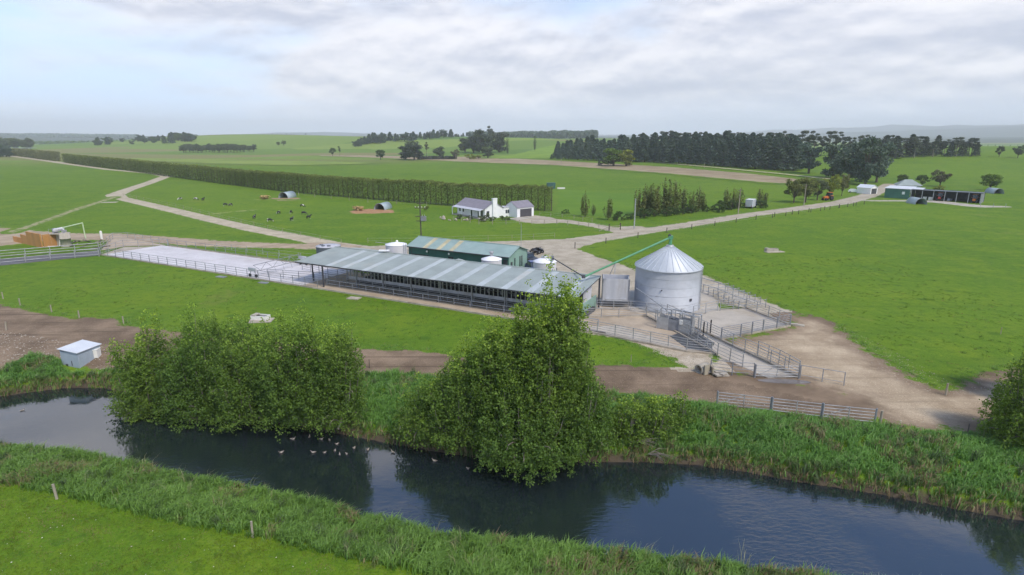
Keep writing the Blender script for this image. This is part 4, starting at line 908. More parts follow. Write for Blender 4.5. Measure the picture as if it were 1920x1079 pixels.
post_line('pale post fence at the edge of the machinery shed yard', [(1838, 388), (1862, 389), (1885, 390)], 2.2, 1.2, .06, 'galv', False)
rg_ = thing('road_gate', 'low brown timber gate at the junction of the house drive', 'gate', g(1142, 433))
e1 = g(1163, 431) - rg_.location
for f in (0, 1): MB().tube(e1 * f, e1 * f + Vector((0, 0, 1.5)), .13).build('gate_post', M['timber_dark'], rg_)
for z in (.5, .9): MB().tube(Vector((0, 0, z)), e1 + Vector((0, 0, z)), .06).build('rail', M['timber'], rg_)
MB().tube((0, 0, .9), (-2.4, -1.0, .1), .07).build('stay', M['timber'], rg_)
def pole(px, py, top_py, label, m='timber', r=.14, arms=True):
    p = g(px, py); h = zpix(top_py, p.y); t = thing('utility_pole', label, 'pole', p, 0, 'utility poles'); MB().tube((0, 0, 0), (0, 0, h), r, r * .75, n=8).build('shaft', M[m], t)
    if arms: MB().box((0, 0, h - .5), (1.8, .1, .12), rz=.6).build('crossarm', M['timber_dark'], t)
    return t, h
pole(1189, 429, 373, 'pale bare pole beside the house drive junction', 'galv', .15, False)
pole(1384, 402, 354, 'timber power pole behind the parked van', 'timber')
pole(1507, 386, 345, 'timber power pole at the road bend near the orange tractor', 'timber')
for px, py, tp, n in ((776, 303, 287, 'beside the dark rounded tree'), (855, 303, 289, 'by the pale bush')): pole(px, py, tp, 'far pale power pole on the brown field edge ' + n, 'timber', .22, False)
for px, py, tp, n in ((1052, 310, 298, 'left of the bright green tree'), (1176, 315, 300, 'right of the bright green tree'), (1320, 320, 306, 'in front of the dark pines')): pole(px, py, tp, 'far pale power pole ' + n, 'timber', .2, False)
tp = gx(791, 101); tpo = thing('transformer_pole', 'dark power pole with crossarms and transformer behind the green building', 'pole', (tp.x, tp.y, 0), 0)
hh = zpix(380, 101); MB().tube((0, 0, 0), (0, 0, hh), .13, .1, n=8).build('shaft', M['timber_dark'], tpo)
for dz, wdt in ((.15, 1.1), (.95, 2.0), (2.4, 1.8), (3.2, 1.6)): MB().box((0, 0, hh - dz), (wdt, .1, .12), rz=-.2).build('crossarm', M['timber_dark'], tpo)
tf = MB().box((.55, -.1, hh - 2.75), (.9, .6, .75)).build('transformer', M['galv_dull'], tpo); MB().tube((.35, -.1, hh - 2.4), (.35, -.1, hh - 2.1), .06).build('bushing', M['galv'], tf); MB().tube((.75, -.1, hh - 2.4), (.75, -.1, hh - 2.1), .06).build('bushing', M['galv'], tf)
for x in (-.85, -.3, .3, .85): MB().tube((x, -.2 * x, hh - .9), (x, -.2 * x, hh - .65), .05).build('insulator', M['white_plastic'], tpo)

# ------------------------------------------------------------------ vehicles
paint = lambda nm, c: mat(nm, c, .3, .06, 1, spec=.5)
P_BLUE, P_WHITE, P_RED, P_ORANGE, P_BLACK, P_SILVER = paint('blue_paint', (.05, .07, .22)), paint('white_paint', (.78, .79, .8)), paint('red_paint', (.42, .04, .03)), paint('orange_paint', (.62, .17, .03)), paint('black_paint', (.02, .02, .022)), paint('silver_paint', (.5, .52, .56))
def wheels(t, xs, w, r):
    me = MB().lathe([(.01, -.11), (r * .55, -.11), (r, -.1), (r, .1), (r * .55, .11), (.01, .11)], 16).mesh('wheel'); rim = MB().lathe([(.01, -.125), (r * .5, -.125), (r * .5, .125), (.01, .125)], 12).mesh('rim')
    for x in xs:
        for s in (-1, 1):
            o = link('wheel', me, t, M['rubber']); o.matrix_local = Matrix.Translation((x, s * w, r)) @ Matrix.Rotation(math.pi / 2, 4, 'X'); link('rim', rim, o, M['galv'])
def extr(profile, y0, y1):
    n = len(profile); vs = [(x, y0, z) for x, z in profile] + [(x, y1, z) for x, z in profile]
    return MB().add(vs, [tuple(range(n)), tuple(range(n, 2 * n))[::-1]] + [(i, n + i, n + (i + 1) % n, (i + 1) % n) for i in range(n)])
def ute(label, loc, rz, body, tray=True):
    t = thing('parked_ute' if tray else 'parked_car', label, 'ute' if tray else 'car', loc, rz, 'vehicles parked behind the green building')
    prof = [(-2.5, .45), (2.45, .45), (2.5, .8), (2.35, 1.02), (1.2, 1.12), (-2.45, 1.08)] if tray else [(-2.2, .45), (2.2, .45), (2.25, .8), (2.1, .98), (1.1, 1.05), (-2.2, 1.05)]
    extr(prof, -.88, .88).build('body', body, t)
    cab = [(1.15, 1.1), (.55, 1.72), (-.7, 1.76), (-.95, 1.08)] if tray else [(1.05, 1.04), (.4, 1.5), (-1.2, 1.52), (-2.0, 1.04)]
    extr(cab, -.78, .78).build('cabin', M['glass'], t); a, b = (cab[1][0], cab[2][0]); MB().box(((a + b) / 2, 0, cab[2][1] + .01), (a - b + .1, 1.5, .06)).build('cab_roof', body, t)
    if tray: MB().box((-1.75, 0, 1.12), (1.45, 1.5, .1)).build('tray', M['rubber'], t)
    for s in (-1, 1): MB().box((2.44, s * .62, .8), (.1, .34, .16)).build('headlight', M['lamp_white'], t); MB().box((-2.48 if tray else -2.2, s * .7, .85), (.08, .2, .25)).build('tail_light', P_RED, t)
    MB().box((2.5, 0, .55), (.1, 1.6, .2)).build('bumper', P_BLACK, t); MB().box((2.52, 0, .62), (.1, .5, .12)).build('number_plate', M['lamp_white'], t)
    wheels(t, (-1.45, 1.5), .8, .36); return t
ute('dark blue ute parked between the green building and the grey tank', gx(1001, 87), R(-72), P_BLUE)
ute('dark car parked at the far corner of the green building', gx(989, 94.5), R(-60), P_BLACK, False)
def quad(label, loc, rz):
    t = thing('quad_bike', label, 'quad bike', loc, rz, 'quad bikes on the gravel')
    extr([(-.8, .5), (.7, .5), (.85, .8), (.3, .9), (-.8, .85)], -.3, .3).build('body', P_BLACK, t); MB().box((-.15, 0, .92), (.7, .3, .12)).build('seat', M['rubber'], t); MB().tube((.45, -.38, 1.15), (.45, .38, 1.15), .03).tube((.6, 0, .8), (.45, 0, 1.15), .04).build('handlebar', M['dark_steel'], t); MB().box((.85, 0, .82), (.4, .7, .05)).build('rack', M['dark_steel'], t)
    wheels(t, (-.6, .65), .42, .3)
quad('black quad bike behind the grey tank, nearer the green building', gx(1001, 101.5), R(-70)); quad('black quad bike behind the grey tank, farther from the green building', gx(1009, 102.5), R(-40))
vn = thing('livestock_truck', 'small grey-white box truck seen from behind by the roadside trees', 'truck', g(1408, 390), R(52))
MB().box((-.8, 0, 1.5), (3.2, 2.0, 2.0)).build('box_body', P_SILVER, vn); MB().box((-2.42, 0, 1.4), (.05, 1.8, 1.7)).build('rear_door', M['panel_grey'], vn); MB().box((-.8, 0, 2.53), (3.3, 2.1, .08)).build('box_roof', P_WHITE, vn)
extr([(.85, .5), (2.3, .5), (2.3, 1.2), (1.9, 2.0), (.85, 2.05)], -.95, .95).build('cab', P_BLUE, vn); MB().box((2.1, 0, 1.6), (.35, 1.7, .5), ry=.45).build('windscreen', M['glass'], vn); wheels(vn, (-1.6, 1.5), .85, .42)
for s in (-1, 1): MB().box((-2.45, s * .8, .75), (.06, .2, .2)).build('tail_light', P_RED, vn)
def tractor(label, loc, rz, body):
    t = thing('tractor', label, 'tractor', loc, rz, 'tractors and machines')
    extr([(-.6, .7), (1.9, .7), (1.95, 1.3), (.2, 1.45), (-.6, 1.3)], -.38, .38).build('bonnet', body, t); extr([(-1.2, 1.0), (.3, 1.3), (.15, 2.5), (-1.1, 2.5)], -.6, .6).build('cab', M['glass'], t); MB().box((-.5, 0, 2.55), (1.5, 1.4, .12)).build('cab_roof', body, t)
    for s in (-1, 1):
        o = MB().lathe([(.01, -.2), (.45, -.2), (.75, -.18), (.75, .18), (.45, .2), (.01, .2)], 18).build('rear_wheel', M['rubber'], t); o.matrix_local = Matrix.Translation((-.7, s * .8, .75)) @ Matrix.Rotation(math.pi / 2, 4, 'X')
        o = MB().lathe([(.01, -.14), (.45, -.14), (.45, .14), (.01, .14)], 14).build('front_wheel', M['rubber'], t); o.matrix_local = Matrix.Translation((1.5, s * .65, .45)) @ Matrix.Rotation(math.pi / 2, 4, 'X'); MB().box((-.75, s * .8, 1.55), (1.1, .45, .1)).build('mudguard', body, t)
    MB().tube((1.2, .2, 1.4), (1.2, .2, 2.2), .05).build('exhaust', M['dark_steel'], t)
tractor('orange tractor parked on the verge beyond the bushes by the road', g(1552, 376), R(200), P_ORANGE)
mcl = lambda u, v: Vector(mc.location) + Vector((math.cos(R(-44.5)) * u - math.sin(R(-44.5)) * v, math.sin(R(-44.5)) * u + math.cos(R(-44.5)) * v, 0))
tractor('red tractor in the middle bay of the machinery shed', mcl(15.3, 1.6), R(-130), P_RED)
tractor('orange-red tractor in the right end bay of the machinery shed', mcl(24.3, 1.8), R(-134), P_ORANGE)
for u, n in ((11.4, 'left'), (12.9, 'right')): p = mcl(u, 1.0); tag(MB().box((p.x, p.y, .5), (.95, .95, .9), rz=R(-44)).box((p.x, p.y, 1.0), (1.0, 1.0, .08), rz=R(-44)).build('storage_cube', M['white_plastic']), 'pale plastic storage cube in a machinery shed bay, ' + n + ' one of the pair', 'container', 'storage cubes in the shed')
p = mcl(17.9, 2.2); tag(MB().box((p.x, p.y, .45), (1.6, .7, .6), rz=.5).tube((p.x - .5, p.y, .3), (p.x - .5, p.y + .2, 1.0), .06).build('mower', P_SILVER), 'small silver machine in the bay next to the right end bay', 'machine')
wc = thing('white_car', 'small white car beside the far carport', 'car', g(1601, 362), R(-30)); extr([(-1.9, .4), (1.9, .4), (1.95, .75), (1.0, .9), (.4, 1.4), (-1.2, 1.4), (-1.9, .9)], -.8, .8).build('body', P_WHITE, wc); wheels(wc, (-1.2, 1.2), .72, .32)

# ------------------------------------------------------------------ small farm objects
def trough(px, py, label, L=2.6, rz=.2, m='white_plastic'):
    p = g(px, py); t = thing('water_trough', label, 'trough', (p.x, p.y, 0), rz, 'water troughs')
    MB().box((0, .42, .28), (L, .08, .55)).box((0, -.42, .28), (L, .08, .55)).box((L / 2 - .04, 0, .28), (.08, .77, .55)).box((-L / 2 + .04, 0, .28), (.08, .77, .55)).box((0, 0, .06), (L - .18, .74, .1)).build('basin', M[m], t); MB().box((0, 0, .42), (L - .2, .74, .02)).build('water_surface', wm, t); MB().box((-L / 2 + .35, 0, .6), (.5, .95, .1)).build('float_cover', M['old_concrete'], t)
trough(489, 600, 'white water trough on pale gravel behind the left bushes', 1.9, -.2)
trough(1446, 472, 'pale water trough alone in the big right-hand paddock', 2.2, .1, 'old_concrete')
for nm, px, py, w, l, rz, mm, lb in (('concrete_slab', 206, 380, 4.2, 2.2, .2, 'old_concrete', 'pale concrete slab in the grass below the track bend'), ('trough_pad', 1452, 473, 3.4, 1.3, .2, 'kerb', 'dusty pad beside the trough in the right-hand paddock'), ('gravel_heap_pad', 664, 560, 1.6, 1.1, -.3, 'stone', 'small pale stone slab in the grass in front of the milking shed'), ('drain_cover', 415, 520, 1.6, .8, -.4, 'galv_dull', 'grey drain cover in the grass beside the holding yard'), ('drain_grate', 494, 531, 1.5, .7, -.4, 'galv_dull', 'grey drain cover beside the holding yard nearest the backing gate'), ('stone_base', 489, 602, 2.6, 1.6, .1, 'stone', 'pale stone base under the trough behind the left bushes')):
    p = g(px, py); tag(MB().box((p.x, p.y, .045), (w, l, .09), rz=rz).box((p.x + .1, p.y, .095), (w * .7, l * .6, .03), rz=rz + .3).build(nm, M[mm]), lb, 'slab')
def feeder(px, py, label):
    p = g(px, py); t = thing('hay_feeder', label, 'hay feeder', (p.x, p.y, 0), 0, 'ring feeders with hay'); mb = MB(); rr = random.Random(px)
    for k in range(60): mb.box((rr.gauss(0, .55), rr.gauss(0, .55), .3 + rr.random() * .75), (.9, .3, .18), rz=rr.random() * 3, ry=rr.uniform(-.6, .6))
    mb.build('hay', M['hay'], t)
    for z in (.3, .7, 1.05): MB().path([(1.15 * math.cos(a * .628), 1.15 * math.sin(a * .628), z) for a in range(11)], .03, 4).build('ring', M['dark_steel'], t)
feeder(497, 374, 'ring of hay left of the farther half-round shelter'); feeder(672, 395, 'ring of hay on orange soil left of the nearer half-round shelter')
dp = g(1033, 354); tag(MB().box((dp.x, dp.y, 1.1), (3.2, 2.2, 2.2), rz=.1).box((dp.x, dp.y, 2.24), (3.4, 2.4, .12), rz=.1).build('field_hut', mat('dark_green_tank', (.05, .12, .11), .6, .1, 1)), 'dark green box hut in the paddock behind the hedge', 'hut')
dp = g(1052, 354.5); tag(MB().box((dp.x, dp.y, .25), (3.0, .8, .5), rz=.05).box((dp.x, dp.y, .52), (3.1, .9, .06), rz=.05).build('field_trough', M['white_plastic']), 'low pale trough beside the dark green hut', 'trough')
wpb = g(75, 712); t = thing('outfall_pipe', 'white bent plastic pipe lying on the left river bank', 'pipe', (wpb.x, wpb.y, tz(wpb.x, wpb.y))); MB().path([(0, 0, .05), (0, 0, .45), (1.25, .3, .75)], .06, 8).build('pipe', M['white_plastic'], t); MB().box((-.25, 0, .08), (.5, .3, .14)).build('foot', M['stone'], t)
cs = g(1490, 611); tag(MB().box((cs.x, cs.y, .12), (1.9, .5, .18), rz=-.35, ry=.05).box((cs.x - .2, cs.y, .2), (1.0, .4, .12), rz=-.3).build('concrete_block', M['old_concrete']), 'pale broken concrete slab at the corner of the square pen', 'slab')
for px, py, L, rz, n in ((1345, 702, 1.7, -.2, 'upper'), (1352, 706, 1.3, .3, 'lower')):
    p = g(px, py); tag(MB().box((p.x, p.y, .15), (L, .55, .12), rz=rz, ry=.12).box((p.x + .2, p.y, .26), (L * .6, .4, .05), rz=rz + .4, ry=.1).build('broken_slab', M['concrete']), 'broken concrete slab leaning under the race gate, ' + n + ' of two', 'slab')
cv = g(1318, 698); t = thing('concrete_culvert', 'round concrete culvert pipe end at the foot of the yard', 'culvert', (cv.x, cv.y, 0), R(-60)); MB().lathe([(.32, -.5), (.45, -.5), (.45, .6), (.32, .6), (.32, -.5)], 18).build('pipe', M['old_concrete'], t).matrix_local = Matrix.Translation((0, 0, .35)) @ Matrix.Rotation(math.pi / 2, 4, 'X'); MB().box((.55, -.2, .45), (.15, .6, .9)).build('headwall', M['timber'], t)
tag(MB().box((*g(1335, 703)[:2], .25), (.12, .5, 1.0)).box((*(g(1333, 701)[:2]), .75), (.2, .55, .12)).build('gate_stop', M['timber']), 'short timber stop beside the culvert', 'post')
pd = g(1470, 716); slab_struct('puddle_concrete', [(pd.x + 2.2 * math.cos(a) , pd.y + .5 * math.sin(a) - .2 * math.cos(a)) for a in np.linspace(0, 6.28, 14)[:-1]], -.02, .045, mat('wet_silt', (.16, .14, .13), .15, .15, 1, world=True))
# rocks by the house garden and in the dirt
rk = []
for s in range(4):
    rr = random.Random(s); mb = MB(); mb.ball((0, 0, .3), (.5, .42, .4), 8, 5); mb.v = [tuple(c * (1 + rr.uniform(-.2, .2)) for c in v) for v in mb.v]; rk.append(mb.mesh('rock'))
rr = random.Random(8)
for k in range(16):
    px = 824 + rr.random() * 90; p = g(px, 411 + (px - 824) * .04 + rr.uniform(-3, 3)); o = link('garden_rock', rk[k % 4], None, M['stone']); o.location = (p.x, p.y, 0); s_ = rr.uniform(.4, 1.0); o.scale = (s_, s_, s_); o.rotation_euler.z = rr.random() * 6; tag(o, 'pale rock edging the farmhouse garden', 'rock', 'rocks edging the farmhouse garden')
# loose stones: too small and many to count
def pebbles(name, label, polyl, n, smin, smax, seed, m='stone'):
    rs = np.random.RandomState(seed); V = []; T = []; ico = np.array([(1, 0, 0), (-1, 0, 0), (0, 1, 0), (0, -1, 0), (0, 0, 1), (0, 0, -.3)], float); tri = np.array([(0, 2, 4), (2, 1, 4), (1, 3, 4), (3, 0, 4), (2, 0, 5), (1, 2, 5), (3, 1, 5), (0, 3, 5)])
    P = np.array(polyl); lo, hi = P.min(0), P.max(0); pts = []
    while len(pts) < n:
        c = lo + (hi - lo) * rs.rand(400, 2); c = c[inside(c[:, 0], c[:, 1], polyl)]; pts += list(c)
    pts = np.array(pts[:n]); zz = terrain(pts[:, 0], pts[:, 1])
    s = smin + (smax - smin) * rs.rand(n) ** 3; a = rs.rand(n) * 6.28
    vv = ico[None] * (1 + .5 * (rs.rand(n, 6, 1) - .5)) * s[:, None, None] * np.array((1, .75, .6)); cc, ss = np.cos(a)[:, None], np.sin(a)[:, None]
    x = vv[..., 0] * cc - vv[..., 1] * ss; y = vv[..., 0] * ss + vv[..., 1] * cc
    V = np.stack([x + pts[:, :1], y + pts[:, 1:], vv[..., 2] + zz[:, None] + .02], -1); T = tri[None] + np.arange(n)[:, None, None] * 6
    o = link(name, tri_mesh(name, V, T.reshape(-1, 3)), None, M[m]); tag(o, label, 'stones', kind='stuff')
pebbles('gravel', 'loose pale stones scattered over the bare dirt at the left', gp((0, 620), (120, 640), (225, 655), (225, 690), (120, 676), (60, 668), (0, 690)), 900, .025, .12, 1)
pebbles('gravel_verge', 'pale stones at the edge of the dirt by the right-hand paddock', gp((1560, 606), (1640, 640), (1760, 705), (1800, 725), (1900, 690), (1920, 730), (1760, 748), (1680, 715), (1600, 665)), 1200, .02, .08, 2)
pebbles('gravel_bank', 'stones along the foot of the drafting pen', gp((1088, 624), (1290, 664), (1335, 668), (1330, 690), (1285, 690), (1180, 642)), 600, .02, .09, 3)
pebbles('gravel_race', 'stones along the lower edge of the race by the gates', gp((1180, 745), (1345, 745), (1650, 780), (1800, 800), (1760, 812), (1640, 792), (1290, 756)), 450, .02, .08, 5)
M['litter'] = M['white_plastic']
pebbles('pale_litter', 'small white specks scattered over the foreground grass', gp((0, 925), (110, 950), (470, 1025), (640, 1060), (640, 1079), (0, 1079)), 70, .015, .055, 6, 'litter')

# ------------------------------------------------------------------ cows and ducks
def skin_mesh(name, pts, edges, sub=1):
    me = bpy.data.meshes.new(name); me.from_pydata([p[0] for p in pts], edges, []); o = bpy.data.objects.new(name, me); col.objects.link(o)
    md = o.modifiers.new('s', 'SKIN'); 
    if not me.skin_vertices: me.skin_vertices.new()
    for sv, p in zip(me.skin_vertices[0].data, pts): sv.radius = p[1] if isinstance(p[1], tuple) else (p[1], p[1])
    me.skin_vertices[0].data[0].use_root = True
    md.use_smooth_shade = True; s = o.modifiers.new('d', 'SUBSURF'); s.levels = sub; s.render_levels = sub
    dg = bpy.context.evaluated_depsgraph_get(); res = bpy.data.meshes.new_from_object(o.evaluated_get(dg)); res.name = name
    bpy.data.objects.remove(o); return res
def cow_mesh(graze):
    hd = [((.95, 0, .85), .17), ((1.25, 0, .45), .16), ((1.42, 0, .18), (.13, .12)), ((1.55, 0, .05), .085)] if graze else [((.95, 0, 1.35), .18), ((1.2, 0, 1.55), .15), ((1.42, 0, 1.52), (.14, .13)), ((1.68, 0, 1.4), .09)]
    pts = [((-.1, 0, 1.02), (.36, .40)), ((.45, 0, 1.03), (.33, .37)), ((-.6, 0, 1.08), (.32, .34)), ((-.85, 0, 1.1), (.2, .24))] + hd
    ed = [(0, 1), (0, 2), (2, 3), (1, 4), (4, 5), (5, 6), (6, 7)]
    for s in (-1, 1):
        for x, y, k in ((.5, .22, 0), (-.7, .2, 1)):
            b = len(pts)
            if k == 0: pts += [((x, s * y, .75), .12), ((x + .02, s * y, .4), .07), ((x, s * y, .06), .065)]; ed += [(1, b), (b, b + 1), (b + 1, b + 2)]
            else: pts += [((x + .05, s * y, .8), .15), ((x - .12, s * y, .42), .07), ((x - .06, s * y, .06), .065)]; ed += [(2, b), (b, b + 1), (b + 1, b + 2)]
        b = len(pts); h = hd[1][0]; pts += [((h[0] + .02, s * .24, h[2] + .1), (.05, .07))]; ed += [(5, b)]
    b = len(pts); pts += [((-1.0, 0, 1.15), .04), ((-1.06, 0, .6), .045)]; ed += [(3, b), (b, b + 1)]
    return skin_mesh('cow', pts, ed)
def cow_mat(name, thr):
    m, nt, out = new_mat(name); tcn = N(nt, 'ShaderNodeTexCoord').outputs['Object']; oi = N(nt, 'ShaderNodeObjectInfo').outputs['Random']
    v = N(nt, 'ShaderNodeVectorMath', operation='ADD', inp={0: tcn, 1: N(nt, 'ShaderNodeCombineXYZ', inp={0: math_n(nt, 'MULTIPLY', oi, 40), 1: 0., 2: 0.}).outputs[0]}).outputs[0]
    c = mixc(nt, mapr(nt, noise(nt, v, 1.3, 2, .5), thr, thr + .04), (.018, .017, .018), (.72, .69, .64))
    b = N(nt, 'ShaderNodeBsdfPrincipled', inp={'Base Color': c, 'Roughness': .75}); nt.links.new(b.outputs[0], out.inputs[0]); return m
CM = {'b': cow_mat('black_hide', .62), 'w': cow_mat('black_and_white_hide', .53)}
cms = {True: cow_mesh(True), False: cow_mesh(False)}
where = {0: 'nearest the left track bend'}
cows = [(338, 376, 'w', 1, 200, 'white-patched cow grazing alone nearest the track bend'), (367, 376, 'b', 1, 20, 'black cow grazing, left one of the pair below the hedge'), (381, 377, 'b', 0, 80, 'black cow standing, right one of the pair below the hedge'), (423, 387, 'w', 1, 30, 'white cow lying beside a dark one near the hay trail'), (433, 387, 'b', 1, 160, 'dark cow next to the white one near the hay trail'), (477, 411, 'b', 0, 85, 'black cow standing nearest the gravel track'), (506, 417, 'w', 1, 20, 'black and white cow grazing lowest in the paddock'), (523, 402, 'w', 1, 150, 'mostly white cow in the middle of the herd'), (546, 401, 'b', 1, 90, 'small dark cow farthest up the middle of the herd'), (547, 415, 'w', 0, 75, 'black and white cow standing end-on low in the herd'), (570, 403, 'b', 1, 10, 'small dark cow lying up the right side of the herd'), (579, 411, 'b', 0, 50, 'black cow walking, rightmost of the herd'), (567, 389, 'b', 1, 5, 'dark cow far up the paddock below the farther shelter')]
for px, py, k, gz, a, lb in cows:
    me = cms[bool(gz)].copy(); me.materials.clear(); me.materials.append(CM[k]); p = g(px, py); o = link('cow', me); o.location = (p.x, p.y, 0); o.rotation_euler.z = R(a); o.scale = (.62, .62, .66); tag(o, lb, 'cow', 'dairy cows in the house paddock')
def duck_mesh():
    pts = [((0, 0, .09), (.11, .09)), ((.13, 0, .1), (.085, .075)), ((.2, 0, .2), .04), ((.23, 0, .29), .05), ((.31, 0, .275), (.025, .018)), ((-.15, 0, .11), (.075, .06)), ((-.27, 0, .16), (.03, .015))]
    return skin_mesh('duck', pts, [(0, 1), (1, 2), (2, 3), (3, 4), (0, 5), (5, 6)])
dm = duck_mesh(); dmat = mat('duck_plumage', (.16, .13, .10), .7, .5, 6, base2=(.36, .32, .27)); dm.materials.append(dmat)
rr = random.Random(3)
for i, (px, py) in enumerate([(424, 793), (440, 794), (500, 808), (549, 825), (580, 821), (602, 825), (618, 827), (632, 834), (528, 850), (588, 850), (609, 850), (628, 847), (637, 854), (650, 853), (664, 842), (690, 845), (737, 850), (815, 866), (877, 880), (42, 771)]):
    p = g(px, py, WZ); o = link('duck', dm); o.location = (p.x, p.y, WZ + .0); o.rotation_euler.z = rr.random() * 6.28; s_ = rr.uniform(.6, .8); o.scale = (s_, s_, s_)
    lb = {19: 'lone duck on the pale water at the left edge', 0: 'pale duck, left one of the pair under the left bushes', 1: 'pale duck, right one of the pair under the left bushes', 2: 'duck swimming alone just off the bank of the left bushes', 18: 'duck nearest the big overhanging tree', 17: 'duck second nearest the big overhanging tree', 8: 'duck closest to the near bank, left of the flock'}.get(i, 'small brownish duck swimming in the loose flock in mid-river')
    tag(o, lb, 'duck', 'ducks on the river')
# ------------------------------------------------------------------ vegetation
def norm(v): return v / (np.linalg.norm(v, axis=-1, keepdims=True) + 1e-9)
def leaf_cards(C, s, rs, up=.5, aspect=.62, d=None):
    """folded leaf-shaped cards, one per centre"""
    n = len(C); nrm = norm(rs.randn(n, 3) + np.array((0, 0, up)))
    t = rs.randn(n, 3) if d is None else d + .5 * rs.randn(n, 3)
    t = norm(t - nrm * (t * nrm).sum(-1, keepdims=True)); b = np.cross(nrm, t); s = np.asarray(s).reshape(-1, 1) * np.ones((n, 1))
    fold = nrm * s * .18
    V = np.stack([C - t * s * .5, C + b * s * aspect * .5 + fold, C + t * s * .5, C - b * s * aspect * .5 + fold], 1)
    T = np.array([(0, 1, 2), (0, 2, 3)])[None] + np.arange(n)[:, None, None] * 4
    return V.reshape(-1, 3), T.reshape(-1, 3)
def cards_mesh(name, C, s, rs, rnd, tip=None, **k):
    V, T = leaf_cards(C, s, rs, **k); at = {'rnd': np.repeat(rnd, 4)}
    if tip is not None: at['tip'] = np.repeat(tip, 4)
    return tri_mesh(name, V, T, at)
LM = {}
LM['willow'] = leaf_mat('willow_leaf', (.085, .155, .034), (.270, .410, .075), .52, (.45, .60, .095))
LM['pine'] = leaf_mat('pine_needles', (.058, .094, .074), (.140, .190, .142), .25)
LM['pine_blue'] = leaf_mat('blue_pine_needles', (.075, .118, .092), (.165, .225, .170), .2)
LM['gum'] = leaf_mat('gum_leaf', (.055, .074, .058), (.135, .158, .115), .25)
LM['mid'] = leaf_mat('mid_green_leaf', (.055, .100, .032), (.140, .205, .060), .3)
LM['bright'] = leaf_mat('bright_green_leaf', (.090, .155, .024), (.24, .34, .050), .35)
LM['yellow'] = leaf_mat('yellow_green_leaf', (.17, .20, .03), (.38, .40, .065), .35)
LM['poplar'] = leaf_mat('young_poplar_leaf', (.115, .140, .045), (.27, .30, .10), .4)
LM['hedge'] = leaf_mat('hedge_leaf', (.100, .125, .040), (.26, .30, .09), .4, (.36, .41, .11))
LM['hedge_far'] = leaf_mat('pale_hedge_leaf', (.14, .15, .06), (.29, .29, .12), .3)
LM['brown'] = leaf_mat('brownish_leaf', (.085, .082, .045), (.18, .165, .095), .2)
LM['greygreen'] = leaf_mat('grey_green_leaf', (.085, .110, .065), (.19, .23, .12), .3)
M['bark'] = mat('bark', (.11, .085, .065), .9, .3, 2, streak=True); M['pale_bark'] = mat('pale_bark', (.24, .21, .17), .9, .25, 2, streak=True)

def river_tree(label, base, H, rx, ry, n, seed, skirt=.35, toward=(0, 0), leaf=(.10, .20), per=74, group='leafy riverside trees', mk='willow', name='riverside_tree', stems=34):
    rs = np.random.RandomState(seed); b = Vector(base); b.z = tz(b.x, b.y) if b.z == 0 else b.z
    t = thing(name, label, 'tree' if H > 3.2 else 'bush', b, 0, group)
    rho = np.sqrt(rs.rand(n)); th = rs.rand(n) * 2 * np.pi
    # a few leaders stand above the rest so that the outline is uneven
    lead = fbm(rho * np.cos(th) * rx * .8 + seed, rho * np.sin(th) * ry * .8, seed, 3)
    ez = 1.13 * H * (1 - .42 * rho ** 2.8) * (.38 + 1.10 * lead) * (.86 + .24 * rs.rand(n))
    sk = rs.rand(n) < skirt
    ez = np.where(sk, H * (.02 + .38 * rs.rand(n)) , ez); rho = np.where(sk, .75 + .38 * rs.rand(n), rho)
    E = np.stack([rho * np.cos(th) * rx, rho * np.sin(th) * ry, ez], -1); E[:, 0] += toward[0] * (1 - ez / H); E[:, 1] += toward[1] * (1 - ez / H)
    A = np.stack([rs.randn(n) * .18 * rx, rs.randn(n) * .18 * ry, np.zeros(n)], -1)
    Ct = A * .3 + E * np.array((.86, .86, .30)); Ct[sk, 2] = E[sk, 2] + .25 * H * rs.rand(sk.sum())
    ln = np.linalg.norm(E - A, axis=1); cnt = np.maximum(8, (ln * per / 4).astype(int)); idx = np.repeat(np.arange(n), cnt)
    u = 1 - .82 * rs.rand(len(idx)) ** 1.35; kk = np.maximum(3, ln[idx] / .55); u = np.clip(np.round(u * kk) / kk, .1, 1); u1 = u[:, None]; node = (idx * 97 + np.round(u * kk).astype(int) * 31) % 4096; off = rs.randn(4096, 3)[node] * (.08 + .50 * (1 - u))[:, None]
    Pc = (1 - u1) ** 2 * A[idx] + 2 * u1 * (1 - u1) * Ct[idx] + u1 ** 2 * E[idx]
    Pc = Pc + off + rs.randn(len(idx), 3) * (.13 + .05 * (1 - u))[:, None]
    d = norm(2 * (1 - u1) * (Ct[idx] - A[idx]) + 2 * u1 * (E[idx] - Ct[idx]))
    Pc[:, 2] = np.maximum(Pc[:, 2], -1.2 - b.z)
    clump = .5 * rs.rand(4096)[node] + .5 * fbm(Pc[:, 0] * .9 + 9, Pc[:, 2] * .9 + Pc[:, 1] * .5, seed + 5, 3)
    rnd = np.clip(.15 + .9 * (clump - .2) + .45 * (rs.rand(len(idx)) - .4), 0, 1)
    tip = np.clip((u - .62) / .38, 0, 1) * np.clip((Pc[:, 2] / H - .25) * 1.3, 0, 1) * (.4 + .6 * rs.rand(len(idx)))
    s = leaf[0] + (leaf[1] - leaf[0]) * rs.rand(len(idx))
    me = cards_mesh('crown', Pc, s, rs, rnd, tip, up=.55, aspect=.72); link('crown', me, t, LM[mk])
    mb = MB()
    for i in rs.permutation(n)[:stems]:
        pts = [(1 - q) ** 2 * A[i] + 2 * q * (1 - q) * Ct[i] + q * q * E[i] for q in (0, .25, .5, .75, .95)]; r0 = .05 + .035 * ln[i] / 4
        for k in range(4): mb.tube(pts[k], pts[k + 1], r0 * (1 - k * .23), r0 * (1 - (k + 1) * .23), 5, False)
    mb.build('trunk', M['pale_bark'], t); return t
